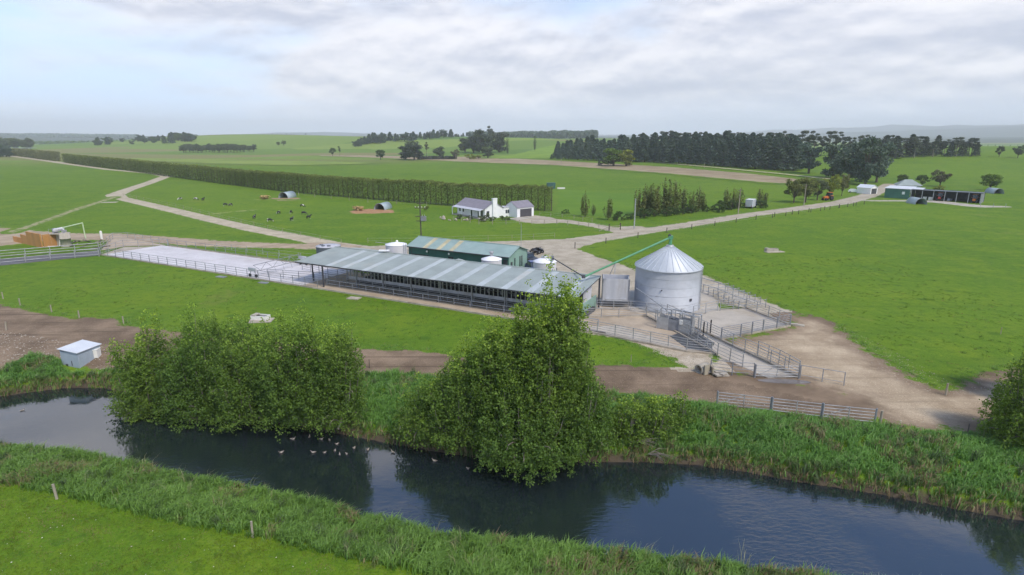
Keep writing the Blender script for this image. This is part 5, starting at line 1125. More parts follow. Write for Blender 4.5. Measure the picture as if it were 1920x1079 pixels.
# left clump
LBL = 'leafy riverside tree of the left clump, '
river_tree(LBL + 'nearest the pump hut', g(285, 733), 7.3, 2.7, 2.3, 330, 1, .38, (.2, -.7))
river_tree(LBL + 'second from the pump hut', g(375, 745), 7.7, 2.6, 2.4, 340, 2, .35, (0, -.9))
river_tree(LBL + 'in its middle with the lowest top', g(470, 753), 6.7, 2.6, 2.4, 330, 3, .35, (.1, -.9))
river_tree(LBL + 'second from its right end', g(555, 765), 7.2, 2.6, 2.4, 330, 4, .35, (0, -.8))
river_tree(LBL + 'at its right end before the gap', g(632, 772), 7.4, 2.3, 2.2, 300, 5, .35, (-.1, -.6))
river_tree('leafy tree filling the back of the left clump', g(430, 708), 5.6, 4.2, 1.8, 300, 6, .2)
# centre clump: one broad mass rising to the right
river_tree('tallest riverside tree in the middle, rising in front of the shed end', g(1027, 812), 10.3, 3.0, 2.6, 620, 31, .18, (0, -.6))
river_tree('broad tree left of the tallest one in the middle clump', g(950, 805), 7.9, 3.0, 2.6, 500, 46, .2, (-.1, -.6))
river_tree('left-hand shoulder tree of the middle clump', g(872, 800), 6.2, 2.9, 2.4, 420, 12, .32, (-.2, -.6))
river_tree('low spreading tree leaning over the water from the middle clump', g(985, 848, -.9), 5.0, 3.3, 2.4, 460, 13, .55, (.4, -1.6))
river_tree('bushy tree at the right side of the middle clump', g(1085, 815), 5.8, 1.9, 2.0, 300, 14, .4, (.2, -.8))
river_tree('leafy bush left of the middle clump beside the gap', g(795, 795), 4.2, 1.7, 1.7, 220, 15, .4, (-.2, -.6))
BG = 'low riverside bushes'
river_tree('low leafy bush right of the big middle tree', g(1170, 808), 3.1, 1.5, 1.3, 150, 21, .3, (0, -.2), (.13, .22), 46, BG, name='riverside_bush', stems=16)
river_tree('low leafy bush second right of the big middle tree', g(1228, 806), 2.7, 1.5, 1.3, 140, 22, .3, (0, -.2), (.13, .22), 46, BG, name='riverside_bush', stems=16)
river_tree('low leafy bush at the left end of the bank gates', g(1275, 790), 2.0, 1.0, 1.0, 100, 23, .3, (0, 0), (.12, .2), 46, BG, name='riverside_bush', stems=12)
river_tree('leafy tree cut off by the right edge on the river bank', g(1925, 830), 6.0, 2.4, 2.2, 330, 24, .45, (-.4, -.6))
river_tree('tree beyond the right edge with branches reaching into view', g(1985, 760), 7.0, 3.0, 2.4, 330, 25, .4, (-.4, -.3))
# bare fallen branches on the bank
for k, (px, py, n) in enumerate(((1180, 835, 'left'), (1215, 845, 'right'))):
    p = g(px, py, -.7); rs = random.Random(k); mb = MB()
    for j in range(11):
        a = R(-35) + rs.uniform(-.5, .5); L = rs.uniform(1.0, 2.3); e = Vector((math.cos(a) * L, math.sin(a) * L * .6, rs.uniform(-.1, .75))); m_ = e * .5 + Vector((0, 0, .25)); mb.tube((0, 0, .1), m_, .03, .02, 5).tube(m_, e, .02, .006, 5)
    o = mb.build('fallen_branch', M['pale_bark']); o.location = (p.x, p.y, tz(p.x, p.y) + .1); tag(o, 'bare pale fallen branches on the bank below the low bushes, ' + n + ' one', 'branch', 'fallen branches')

# --- generic trees, prototypes shared by copies
PROTO = {}
def proto(kind, var):
    if (kind, var) in PROTO: return PROTO[kind, var]
    rs = np.random.RandomState(hash2(np.array([var + 3.]), np.array([len(kind) * 7. + ord(kind[0])]))[0].__int__() if False else var * 31 + sum(map(ord, kind)))
    mb = MB(); up = .4
    if kind in ('pine', 'narrowpine'):                                   # height 1, tapering whorls
        w = .17 if kind == 'pine' else .11; n = 1500; z = .10 + .9 * rs.rand(n) ** 1.15; th = rs.rand(n) * 6.283
        lob = 1 + .28 * np.sin(th * 3 + z * 14 + var) + .18 * np.sin(z * 55); r = w * (1.02 - z) ** .52 * np.sqrt(.25 + .75 * rs.rand(n)) * lob
        C = np.stack([r * np.cos(th), r * np.sin(th), z - r * .25], -1); s = .035 + .03 * rs.rand(n); rnd = np.clip(.15 + .6 * r / w * rs.rand(n) + .35 * z * rs.rand(n), 0, 1); mb.tube((0, 0, 0), (0, 0, .97), .016, .003, 6); up = .2
    elif kind == 'gum':                                                  # bare trunk, clumped high crown
        C = []; mb.tube((0, 0, 0), (.01, 0, .6), .014, .008, 6)
        for k in range(11):
            a = rs.rand() * 6.28; z = .42 + .52 * rs.rand(); rr = .15 * (1.15 - abs(z - .65) * 1.4) * rs.rand() ** .5; c = np.array((rr * math.cos(a), rr * math.sin(a), z)); C.append(c + norm(rs.randn(130, 3)) * (rs.rand(130, 1) ** .4) * np.array((.075, .075, .055)) * rs.uniform(.7, 1.2)); mb.tube((0, 0, .38), tuple(c), .007, .003, 5, False)
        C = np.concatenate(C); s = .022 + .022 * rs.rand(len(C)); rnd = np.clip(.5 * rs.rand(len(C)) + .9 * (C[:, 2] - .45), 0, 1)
    elif kind == 'columnar':                                             # upright shoots
        C = []; mb.tube((0, 0, 0), (0, 0, .9), .010, .003, 6)
        for k in range(15):
            a = rs.rand() * 6.28; rr = (.02 if k == 0 else .10 * rs.rand() ** .6); hz = 1.0 if k == 0 else (.45 + .5 * rs.rand()); m_ = 75; u = .12 + .88 * rs.rand(m_) ** .8; c = np.stack([rr * np.sin(u * 2.2) * 1.2 * math.cos(a), rr * np.sin(u * 2.2) * 1.2 * math.sin(a), hz * u], -1); C.append(c + rs.randn(m_, 3) * (.008 + .030 * (1 - u))[:, None])
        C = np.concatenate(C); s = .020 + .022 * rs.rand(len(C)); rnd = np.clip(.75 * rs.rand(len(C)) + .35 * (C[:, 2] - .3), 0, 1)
        for k in range(10): a = rs.rand() * 6.28; mb.tube((0, 0, .1 + .06 * k), (.07 * math.cos(a), .07 * math.sin(a), .3 + .06 * k), .005, .002, 4, False)
    else:                                                                # 'broad', 'dense', 'bush'
        C = []; nb = 26 if kind != 'bush' else 18; mb.tube((0, 0, 0), (0, 0, .45), .03, .018, 7)
        for k in range(nb):
            a = rs.rand() * 6.28; z = (.30 + .58 * rs.rand()) if kind == 'broad' else (.14 + .72 * rs.rand()) if kind == 'dense' else (.12 + .6 * rs.rand())
            wr = .36 if kind == 'broad' else (.24 if kind == 'dense' else .5); env = math.sqrt(max(.05, 1 - ((z - (.5 if kind != 'bush' else .25)) / .55) ** 2)); rr = wr * env * rs.rand() ** .45
            c = np.array((rr * math.cos(a), rr * math.sin(a), z)); m_ = 100; C.append(c + norm(rs.randn(m_, 3)) * (.35 + .65 * rs.rand(m_, 1)) * np.array((.13, .13, .11)) * rs.uniform(.7, 1.25)); mb.tube((0, 0, .2), tuple(c), .012, .004, 5, False)
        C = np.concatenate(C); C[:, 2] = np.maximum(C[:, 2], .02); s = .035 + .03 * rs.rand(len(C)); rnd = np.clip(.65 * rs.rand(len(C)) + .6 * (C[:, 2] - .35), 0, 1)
    V, T = leaf_cards(C, s * 1.15, rs, up=up); PROTO[kind, var] = (mb.mesh('trunk'), V, T, np.repeat(rnd, 4)); return PROTO[kind, var]
CROWN = {}; TRUNK = {}
TC = {'n': 0}
def tree(kind, p, H, w, mk, label, group, name='tree', cat='tree', bark='bark', sink=.0):
    TC['n'] += 1; var = TC['n'] % 4; tm, V, T, rn = proto(kind, var)
    if (kind, var, mk) not in CROWN:
        me = tri_mesh('crown', V, T, {'rnd': rn}); me.materials.append(LM[mk]); CROWN[kind, var, mk] = me
    if (kind, var, bark) not in TRUNK:
        m2 = tm.copy(); m2.materials.append(M[bark]); TRUNK[kind, var, bark] = m2
    z = tz(p[0], p[1]) - sink; t = thing(name, label, cat, (p[0], p[1], z), (TC['n'] * 2.399) % 6.28, group); t.scale = (H * w, H * w, H)
    link('crown', CROWN[kind, var, mk], t); link('trunk', TRUNK[kind, var, bark], t); return t
def tree_px(kind, px, Y, top, w, mk, label, group, **k):
    p = gx(px, Y); z = tz(p.x, p.y); p = gx(px, Y, z); H = max(1.5, zpix(top, Y) - z); return tree(kind, p, H, w, mk, label, group, **k)

rr = random.Random(12)
# pine plantation on the right
PL = 'tall dark pine in the plantation behind the brown field'; PG = 'pines of the plantation'
def interp(x, pts):
    for (a, ya), (b, yb) in zip(pts[:-1], pts[1:]):
        if x <= b: return ya + (yb - ya) * (x - a) / (b - a)
    return pts[-1][1]
topc = [(1000, 292), (1030, 280), (1060, 262), (1090, 256), (1130, 258), (1180, 252), (1220, 249), (1300, 250), (1400, 251), (1500, 252), (1600, 256), (1700, 258)]
base_Y = [(1000, 500), (1040, 485), (1120, 455), (1200, 430), (1300, 395), (1400, 360), (1480, 335), (1520, 330)]
for row in range(4):
    px = 1034 + row * 4
    while px < 1500 - row * 2:
        Yb = interp(px, base_Y) + row * 13 + rr.uniform(-3, 3); tp = interp(px, topc) + rr.uniform(-6, 5) + (3 - row) * 3.5
        tree_px('pine', px, Yb, tp, rr.uniform(1.35, 1.9), 'pine_blue' if px < 1180 and row < 2 else 'pine', 'blue-green pine at the left end of the plantation' if px < 1180 and row < 2 else PL, 'paler pines of the plantation' if px < 1180 and row < 2 else PG, name='pine_tree'); px += rr.uniform(13, 19) * (1 if row < 2 else 1.25)
# ridge row with bare stems
for k in range(34):
    px = 1200 + k * 13.5 + rr.uniform(-4, 4); tree_px('gum', px, 455 - max(0, px - 1400) * .15 + rr.uniform(-6, 6), 247 + rr.uniform(-5, 5) + max(0, (px - 1500)) * .03, rr.uniform(1.2, 1.6), 'gum', 'tall bare-stemmed tree of the ridge row behind the pines', 'ridge row of bare-stemmed trees', name='ridge_tree', bark='pale_bark')
for k in range(22):
    px = 1655 + k * 8.4 + rr.uniform(-3, 3); tree_px('gum' if k % 3 else 'pine', px, 405 + rr.uniform(-8, 8), 254 + rr.uniform(-6, 7) + (k / 22) * 7, rr.uniform(1.5, 2.1), 'gum', 'tree in the row along the right-hand hill crest, ' + ORD[k + 1] + ' from its left end', 'row of trees on the right-hand hill', name='crest_tree', bark='pale_bark')
tree_px('broad', 1873, 392, 272, .8, 'gum', 'lone dark tree on the hill crest, left of the pair near the right edge', 'lone crest trees', name='crest_tree'); tree_px('broad', 1908, 385, 271, .95, 'gum', 'lone dark tree on the hill crest at the right edge', 'lone crest trees', name='crest_tree')
for k in range(6): tree_px('columnar', 1838 + k * 14, 520, 281 + rr.uniform(-3, 3), 1.3, 'greygreen', 'small pale tree behind the right-hand hill crest', 'pale trees behind the crest', name='far_tree')
# large dark conifers by the road
for px, Y, tp, w, n in ((1516, 318, 264, 1.25, 'leftmost of the dark conifers by the road'), (1562, 292, 262, 1.2, 'second dark conifer from the left by the road'), (1590, 268, 255, 1.0, 'tall dark conifer left of the road end'), (1622, 255, 251, 1.0, 'tallest dark conifer beside the road end'), (1643, 268, 262, 1.0, 'dark conifer at the right of the road-end group'), (1600, 300, 262, 1.2, 'dark conifer at the back of the road-end group')):
    tree_px('dense', px, Y, tp, w, 'pine', n, 'dark conifers by the road end', name='conifer_tree')
# bright trees before the plantation
tree_px('dense', 1150, 392, 273, 2.0, 'bright', 'round bright green tree in front of the pines', 'bright trees before the pines'); tree_px('dense', 1174, 388, 279, 1.7, 'yellow', 'yellow-green tree at the right of the bright green one', 'bright trees before the pines'); tree_px('bush', 1128, 398, 297, 1.0, 'brown', 'brownish bush left of the bright green tree', 'bright trees before the pines', name='bush', cat='bush')
# roadside poplars
for pi, (px, by, tp, w) in enumerate(((1097, 407, 358, .95), (1112, 405, 383, 1.1), (1140, 413, 369, 1.05), (1198, 404, 352, 1.15), (1207, 403, 345, 1.1), (1219, 403, 344, 1.1), (1231, 404, 348, 1.2), (1243, 402, 331, 1.05), (1254, 402, 350, 1.1), (1263, 401, 338, 1.0), (1279, 399, 350, 1.05), (1298, 399, 358, 1.2), (1309, 397, 349, 1.15), (1318, 397, 366, 1.2), (1361, 393, 352, 1.1), (1373, 392, 352, 1.0), (1386, 391, 351, 1.0), (1422, 386, 352, 1.25), (1434, 385, 359, 1.3))):
    tree_px('columnar', px, g(px, by).y, tp, w * 1.5, 'poplar', 'slender young poplar along the road, ' + ORD[max(1, pi - 2)] + ' from the house drive junction' if px > 1150 else {1097: 'slender poplar left of all behind the house drive', 1112: 'short young poplar between two taller ones behind the house drive', 1140: 'bushy-footed poplar behind the house drive'}[px], 'young poplars along the road', name='young_poplar')
VB = 'low green bush in the verge under the roadside poplars'
for k in range(30):
    px = 1150 + k * 9.8 + rr.uniform(-4, 4); by = interp(px, [(1150, 414), (1200, 408), (1300, 401), (1450, 387)]) + rr.uniform(-2, 2); tree_px('bush', px, g(px, by).y, by - rr.uniform(10, 24), rr.uniform(.9, 1.3), 'mid', VB, 'bushes in the road verge', name='verge_bush', cat='bush')
for px, by, tp, w, mk, n in ((1488, 381, 333, 1.0, 'poplar', 'rounded olive bush at the left of the road-bend thicket'), (1510, 380, 331, 1.0, 'poplar', 'second olive bush of the road-bend thicket'), (1532, 376, 333, 1.0, 'greygreen', 'middle bush of the road-bend thicket'), (1555, 371, 325, .85, 'yellow', 'yellowish bush right of the middle of the road-bend thicket'), (1578, 368, 324, .6, 'hedge_far', 'tall tan-green bush at the right of the road-bend thicket')):
    tree_px('broad', px, g(px, by).y, tp, w, mk, n, 'road-bend thicket', name='bush', cat='bush')
for px, by, tp, w, mk, n in ((1690, 350, 326, 1.0, 'mid', 'green tree left behind the workshop'), (1728, 350, 326, 1.2, 'mid', 'dark green tree behind the machinery shed'), (1762, 350, 317, 1.15, 'brown', 'brownish tree behind the machinery shed'), (1760, 358, 345, 1.6, 'yellow', 'low yellow-green bush right behind the machinery shed roof'), (1856, 357, 325, 1.35, 'bright', 'round green tree alone on the right-hand slope')):
    tree_px('broad' if by < 358 else 'bush', px, g(px, by).y, tp, w, mk, n, 'trees around the machinery shed')
# middle distance
MG = 'trees round the far homestead'
for k, (px, Y, tp, w, kd, mk, n) in enumerate(((777, 505, 263, 1.7, 'dense', 'gum', 'dark rounded tree beyond the brown field'), (760, 520, 271, 1.5, 'dense', 'gum', 'lower dark tree beside the dark rounded one'), (888, 640, 246, 1.5, 'dense', 'gum', 'left tree of the tall dark homestead clump'), (905, 625, 240, 1.5, 'dense', 'gum', 'second tree of the tall dark homestead clump'), (920, 650, 234, .9, 'gum', 'gum', 'tallest airy tree of the dark homestead clump'), (936, 635, 243, 1.5, 'dense', 'gum', 'right tree of the tall dark homestead clump'), (872, 660, 255, 1.5, 'dense', 'gum', 'back left tree of the dark homestead clump'), (952, 590, 257, .8, 'columnar', 'greygreen', 'pale poplar right of the dark homestead clump'), (915, 520, 274, 1.8, 'dense', 'greygreen', 'round grey-green tree in front of the homestead clump'), (853, 510, 279, 1.0, 'broad', 'brown', 'brown tree at the end of the dark trimmed hedge'), (824, 560, 272, 1.7, 'dense', 'greygreen', 'grey-green tree left of the homestead clump'), (800, 590, 266, 1.0, 'gum', 'brown', 'thin brown tree left of the homestead clump'), (880, 505, 286, 1.6, 'bush', 'yellow', 'yellow-green bush in front of the homestead, left'), (897, 508, 289, 1.8, 'bush', 'yellow', 'yellow-green bush in front of the homestead, right'), (1003, 640, 253, .7, 'columnar', 'greygreen', 'lone poplar on the sunny slope left of the pines'), (714, 520, 280, 1.15, 'broad', 'mid', 'lone bush on the field edge'), (624, 620, 276, 1.0, 'broad', 'mid', 'left tree of the lone pair on the far slope'), (637, 620, 272, .8, 'gum', 'mid', 'right tree of the lone pair on the far slope'), (532, 900, 263, 1.2, 'broad', 'greygreen', 'bush on the far left hillside'), (522, 900, 266, 1.2, 'broad', 'greygreen', 'smaller bush on the far left hillside'))):
    tree_px(kd, px, Y, tp, w, mk, n, MG, name='field_tree')
dh = thing('dark_hedge', 'low dark trimmed hedge beyond the brown field', 'hedge', gx(820, 515)); rs = np.random.RandomState(5); C = np.stack([rs.uniform(-17, 17, 2500), rs.uniform(-2, 2, 2500), rs.uniform(.1, 4.2, 2500)], -1); link('foliage', cards_mesh('foliage', C, .9, rs, rs.rand(2500) * .5), dh, LM['gum']); MB().box((0, 0, 1.6), (33, 1.6, 3.0)).build('stems', M['bark'], dh)
for k in range(40):
    f = k / 39; px = 664 + f * 230 + rr.uniform(-3, 3); Y = 850 + f * 140 + rr.uniform(-25, 25); tp = interp(px, [(660, 263), (700, 253), (760, 252), (800, 251), (890, 252)]) + rr.uniform(-3, 4) - (4 if 800 < px < 850 else 0)
    tree_px('pine' if k % 4 else 'dense', px, Y, tp - 2, rr.uniform(1.7, 2.3), 'pine', 'dark conifer in the belt climbing the far middle hill', 'conifer belt on the far middle hill', name='belt_conifer')
for k, px in enumerate((511, 520, 527, 537, 546, 551, 573)): tree_px('broad', px, 1240, 250.5 + (k % 3) * 1.5, 1.1, 'gum', 'small dark tree on the skyline of the far left hill', 'skyline trees on the far left hill', name='skyline_tree')
for k in range(46):
    px = rr.choice((rr.uniform(172, 215), rr.uniform(225, 300), rr.uniform(255, 370), rr.uniform(300, 368))); Y = rr.uniform(980, 1150); tp = (260 if px < 216 else 262 if px < 260 else 256 if px < 310 else 251) + rr.uniform(-2, 6)
    tree_px(rr.choice(('dense', 'broad', 'pine')), px, Y, tp - 2, rr.uniform(1.7, 2.4), rr.choice(('gum', 'pine', 'mid')), 'tree in the scattered belt on the far left plain', 'scattered belt on the far left plain', name='plain_tree')
for k in range(26): tree_px('broad', 345 + k * 5.2 + rr.uniform(-2, 2), 760 + rr.uniform(-15, 15), 270 + rr.uniform(-2, 3), 1.3, 'greygreen', 'small tree in the thin line at the foot of the far left hill', 'thin line of small trees', name='line_tree')
for k in range(16): tree_px('dense', rr.uniform(-20, 60), rr.uniform(900, 960), 257 + rr.uniform(-1, 3), 1.6, 'greygreen', 'tree of the grey-green wood at the left edge', 'grey-green wood at the left edge', name='wood_tree')
for k in range(6): tree_px('dense', -12 + k * 6, 620 + rr.uniform(-15, 15), 264 + k * 2, 1.2, 'pine', 'dark tree by the barn at the left edge', 'dark trees at the left edge', name='edge_tree')
for k in range(5): tree_px('bush', 10 + k * 5, 640, 279 + k * .8, 1.4, 'hedge_far', 'pale bush in front of the far left barn', 'pale bushes at the far left barn', name='bush', cat='bush')
bn = thing('hay_barn', 'long open-sided barn at the far left behind the pale hedge', 'barn', gx(44, 690), R(12))
MB().box((0, 0, 7.6), (24, 12, .5)).build('roof', M['roof_green'], bn); MB().box((-4, 5.5, 3.6), (14, .4, 7)).build('back_wall', M['galv_dull'], bn); MB().box((-9, 0, 3), (5, 9, 5.4)).build('bay', M['panel_grey'], bn)
for x in (-11.5, -5, 1, 7, 11.5): MB().box((x, -5.6, 3.7), (.4, .4, 7.4)).build('post', M['dark_steel'], bn)
wsh = gx(4, 640); tag(gable(-5, 5, -3, 3, 3.0, 4.6).build('white_cottage', M['white_wall']), 'tiny white building at the far left edge', 'building').location = (wsh.x, wsh.y, 0)
# far woods that read as masses
def mass(name, label, px0, px1, Y, H, dep, n, mk, seed):
    rs = np.random.RandomState(seed); px = rs.uniform(px0, px1, n); yy = Y + rs.uniform(-dep, dep, n); X = (px - CXP) / FPX * (yy * math.cos(TH) + CAM_H * math.sin(TH)); zb = terrain(X, yy)
    hx = H * (.7 + .5 * fbm(X / 14, yy / 40, seed)); C = np.stack([X, yy, zb + hx * rs.rand(n) ** .6], -1)
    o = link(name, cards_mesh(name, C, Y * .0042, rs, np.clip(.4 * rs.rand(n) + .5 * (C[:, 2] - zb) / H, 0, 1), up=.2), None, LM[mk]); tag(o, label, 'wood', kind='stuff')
mass('treeline_centre', 'far dark plantation strip on the skyline left of the near pines', 880, 1120, 1450, 17, 30, 9000, 'pine', 1)
mass('treeline_left', 'blue far woods along the left horizon', -120, 260, 3200, 14, 150, 6000, 'pine', 2)
mass('treeline_far', 'thin far tree lines on the middle horizon', 380, 720, 2600, 7, 250, 3500, 'gum', 3)
mass('treeline_plain', 'faint tree lines out on the left plain', 60, 520, 1700, 8, 260, 2500, 'mid', 4)

# --- trimmed shelter hedge
def hedge(name, label, pts, H, wdt, mk, seed, dens=1.0):
    rs = np.random.RandomState(seed); P = [g(*p) for p in pts]; o = P[0].copy(); t = thing(name, label, 'hedge', o); Cs, Ss, Rn, Tp = [], [], [], []; stem = MB(); run = 0
    for a, b in zip(P[:-1], P[1:]):
        L = (b - a).length; dirv = (b - a).normalized(); nv = Vector((-dirv.y, dirv.x, 0)); dist = (a.y + b.y) / 2; s = max(.22, dist * .0016); n = int(L * (H * 2 + wdt) / (s * s) * (2.0 if dist > 260 else 2.9) * dens)
        u = rs.rand(n) * L; z = rs.rand(n) ** .8; v = rs.rand(n) * 2 - 1; face = rs.rand(n) < .75; v = np.where(face, np.sign(v) * (.25 + .75 * rs.rand(n)), v); z = np.where(face, z, .93 + .07 * rs.rand(n))
        gu = run + u; tr = fbm(gu / 2.2, gu * 0 + .5, seed, 2); tall = H * (.86 + .22 * fbm(gu / 1.3, gu * 0, seed + 1, 3)); bul = 1 + .28 * (tr - .4) * 2
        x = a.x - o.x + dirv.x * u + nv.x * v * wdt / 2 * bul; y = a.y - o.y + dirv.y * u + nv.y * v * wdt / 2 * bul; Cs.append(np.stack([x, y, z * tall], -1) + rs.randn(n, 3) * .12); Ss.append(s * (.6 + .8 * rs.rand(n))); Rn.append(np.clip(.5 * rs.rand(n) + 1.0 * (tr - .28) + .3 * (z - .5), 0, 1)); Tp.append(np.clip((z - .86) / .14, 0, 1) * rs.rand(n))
        k = 0
        while k < L: q = a - o + dirv * k; stem.tube((q.x, q.y, 0), (q.x, q.y, H * .92), .16, .06, 5, False); k += max(1.6, dist * .012)
        run += L
    C = np.concatenate(Cs); link('foliage', cards_mesh('foliage', C, np.concatenate(Ss), rs, np.concatenate(Rn), np.concatenate(Tp)), t, LM[mk]); stem.build('stems', M['bark'], t, 'stuff')
M['inner'] = mat('shaded_twigs', (.085, .090, .045), .95, .3, 1)
hedge('shelter_hedge', 'long tall trimmed shelter hedge running across the middle distance', [(1034, 396), (950, 392), (850, 386), (700, 374), (550, 361), (420, 345), (330, 333), (240, 320), (170, 312), (122, 305)], 7.0, 3.6, 'hedge', 1)
hedge('pale_hedge', 'paler yellowish hedge at the far left end of the trimmed hedge', [(110, 303), (70, 298), (26, 292)], 8.0, 5.0, 'hedge_far', 2)
# garden shrubs by the house
for px, by, tp, w, mk, n in ((912, 413, 396, 1.0, 'greygreen', 'tallest grey-green shrub in front of the farmhouse'), (903, 416, 402, 1.2, 'greygreen', 'rounded shrub left of the tallest one at the farmhouse'), (925, 415, 406, 1.2, 'mid', 'low shrub right of the tallest one at the farmhouse'), (942, 414, 405, 1.1, 'mid', 'low dark shrub below the rear wing of the farmhouse'), (952, 414, 407, 1.1, 'greygreen', 'small shrub between farmhouse and garage'), (862, 411, 405, 1.3, 'mid', 'low plant at the left of the veranda'), (880, 413, 406, 1.3, 'greygreen', 'low plant in front of the veranda'), (800, 395, 385, 1.1, 'poplar', 'pale young shrub left of the farmhouse'), (1056, 402, 392, .9, 'mid', 'small dark bush by the drive fence'), (1063, 401, 390, .9, 'mid', 'second small dark bush by the drive fence')):
    tree_px('bush', px, g(px, by).y, tp, w, mk, n, 'garden shrubs at the farmhouse', name='shrub', cat='shrub')

# --- long grass on the banks
def blades(name, label, poly, dens, per, L0, L1, w0, mk, seed, excl=None, dead=0., lean=(.25, -.1)):
    rs = np.random.RandomState(seed); P = np.array(poly); lo, hi = P.min(0), P.max(0); area = abs(sum(P[i][0] * P[(i + 1) % len(P)][1] - P[(i + 1) % len(P)][0] * P[i][1] for i in range(len(P)))) / 2
    n = int(area * dens); c = lo + (hi - lo) * rs.rand(int(n * (hi - lo).prod() / area * 1.02) + 10, 2); c = c[inside(c[:, 0], c[:, 1], poly)]
    c = c[(-sd_poly(c[:, 0], c[:, 1], RIVER)) > .02]
    if excl is not None:
        for (ex, ey, er) in excl: c = c[np.hypot(c[:, 0] - ex, c[:, 1] - ey) > er]
    c = c[rs.rand(len(c)) < .25 + 1.5 * fbm(c[:, 0] / 1.7 + 20, c[:, 1] / 1.7, seed + 8, 3)]
    n = len(c); z = terrain(c[:, 0], c[:, 1]); hum = fbm(c[:, 0] / 1.3, c[:, 1] / 1.3, seed, 3); big = fbm(c[:, 0] / 5, c[:, 1] / 5, seed + 3, 2)
    idx = np.repeat(np.arange(n), per); m = len(idx); base = np.stack([c[idx, 0], c[idx, 1], z[idx]], -1) + rs.randn(m, 3) * np.array((.10, .10, 0))
    Lb = (L0 + (L1 - L0) * rs.rand(m)) * (.30 + 1.45 * hum[idx]); ph = rs.rand(n)[idx] * 6.28 * .6 + rs.randn(m) * .8; ld = np.stack([np.cos(ph), np.sin(ph)], -1) * (.30 + .45 * rs.rand(m))[:, None] + np.array(lean)
    mid = base + np.stack([ld[:, 0] * Lb * .35, ld[:, 1] * Lb * .35, Lb * .60], -1); tipp = base + np.stack([ld[:, 0] * Lb * 1.15, ld[:, 1] * Lb * 1.15, Lb * (.95 - .45 * rs.rand(m))], -1)
    a = rs.rand(m) * 3.14; sd = np.stack([np.cos(a), np.sin(a), np.zeros(m)], -1) * (w0 * (.6 + .8 * rs.rand(m)))[:, None]
    V = np.stack([base - sd, base + sd, mid + sd * .8, mid - sd * .8, tipp], 1); T = np.array([(0, 1, 2), (0, 2, 3), (3, 2, 4)])[None] + np.arange(m)[:, None, None] * 5
    rnd = np.clip(.9 * big[idx] + .7 * (hum[idx] - .35) + .45 * (rs.rand(m) - .4), 0, 1); dw = -sd_poly(c[:, 0], c[:, 1], RIVER); dd = np.clip(dead * np.exp(-dw / .8) * 1.4 + .75 * (fbm(c[:, 0] / 1.8 + 50, c[:, 1] / 2.2, seed, 3) > .57), 0, 1)[idx] * rs.rand(m)
    o = link(name, tri_mesh(name, V.reshape(-1, 3), T.reshape(-1, 3), {'rnd': np.repeat(rnd, 5), 'tip': np.tile(np.array((0, 0, .5, .5, 1.)), m), 'dead': np.repeat(dd, 5)}), None, GRM[mk]); tag(o, label, 'grass', kind='stuff')
def grass_mat(name, dark, light, tipc):
    m, nt, out = new_mat(name); a = N(nt, 'ShaderNodeAttribute', attribute_name='rnd').outputs['Fac']; t = N(nt, 'ShaderNodeAttribute', attribute_name='tip').outputs['Fac']; d = N(nt, 'ShaderNodeAttribute', attribute_name='dead').outputs['Fac']
    c = mixc(nt, a, dark, light); c = mixc(nt, math_n(nt, 'MULTIPLY', t, .5), c, tipc); c = mixc(nt, mapr(nt, d, .25, .7), c, (.26, .19, .10))
    b = N(nt, 'ShaderNodeBsdfPrincipled', inp={'Base Color': c, 'Roughness': .5, 'Specular IOR Level': .35}); tr = N(nt, 'ShaderNodeBsdfTranslucent', inp={'Color': c}); ms = N(nt, 'ShaderNodeMixShader', inp={0: .25, 1: b.outputs[0], 2: tr.outputs[0]}); nt.links.new(ms.outputs[0], out.inputs[0]); return m
GRM = {'bank': grass_mat('long_bank_grass', (.060, .155, .026), (.160, .330, .050), (.22, .42, .085)), 'near': grass_mat('near_bank_grass', (.070, .160, .024), (.175, .320, .046), (.25, .41, .09)), 'short': grass_mat('short_pasture_grass', (.085, .145, .012), (.150, .205, .016), (.17, .22, .028))}
nearline = [(-160, 888), (0, 908), (140, 938), (260, 966), (360, 988), (470, 1006), (640, 1046), (760, 1072), (850, 1092)]
near_poly = [(p.x, p.y) for p in NEARW[1:-1]] + [(p.x, p.y) for p in (g(2000, 1400), g(900, 1160))] + gp(*nearline[::-1])
blades('long_grass_near', 'long tufted grass along the near river bank', near_poly, 26, 13, .36, .68, .020, 'near', 1, dead=.25)
farline = [(-120, 705), (0, 690), (60, 667), (110, 676), (125, 688), (160, 692), (200, 684), (235, 690), (400, 704), (690, 703), (780, 704), (900, 722), (1100, 738), (1180, 744), (1290, 757), (1345, 765), (1640, 800), (1750, 815), (1830, 815), (1920, 790), (2050, 800)]
far_poly = gp(*farline) + [(p.x, p.y) for p in FARW[1:-1]][::-1]
blades('long_grass_far', 'long lush grass along the far river bank', far_poly, 24, 12, .38, .74, .024, 'bank', 2, dead=.9, excl=[(-40.2, 51.2, 1.5)])
fg_poly = gp(*nearline) + gp((900, 1130), (-200, 1130))
blades('short_grass', 'short grazed grass of the foreground paddock', fg_poly, 34, 7, .04, .10, .011, 'short', 3, lean=(.2, 0))

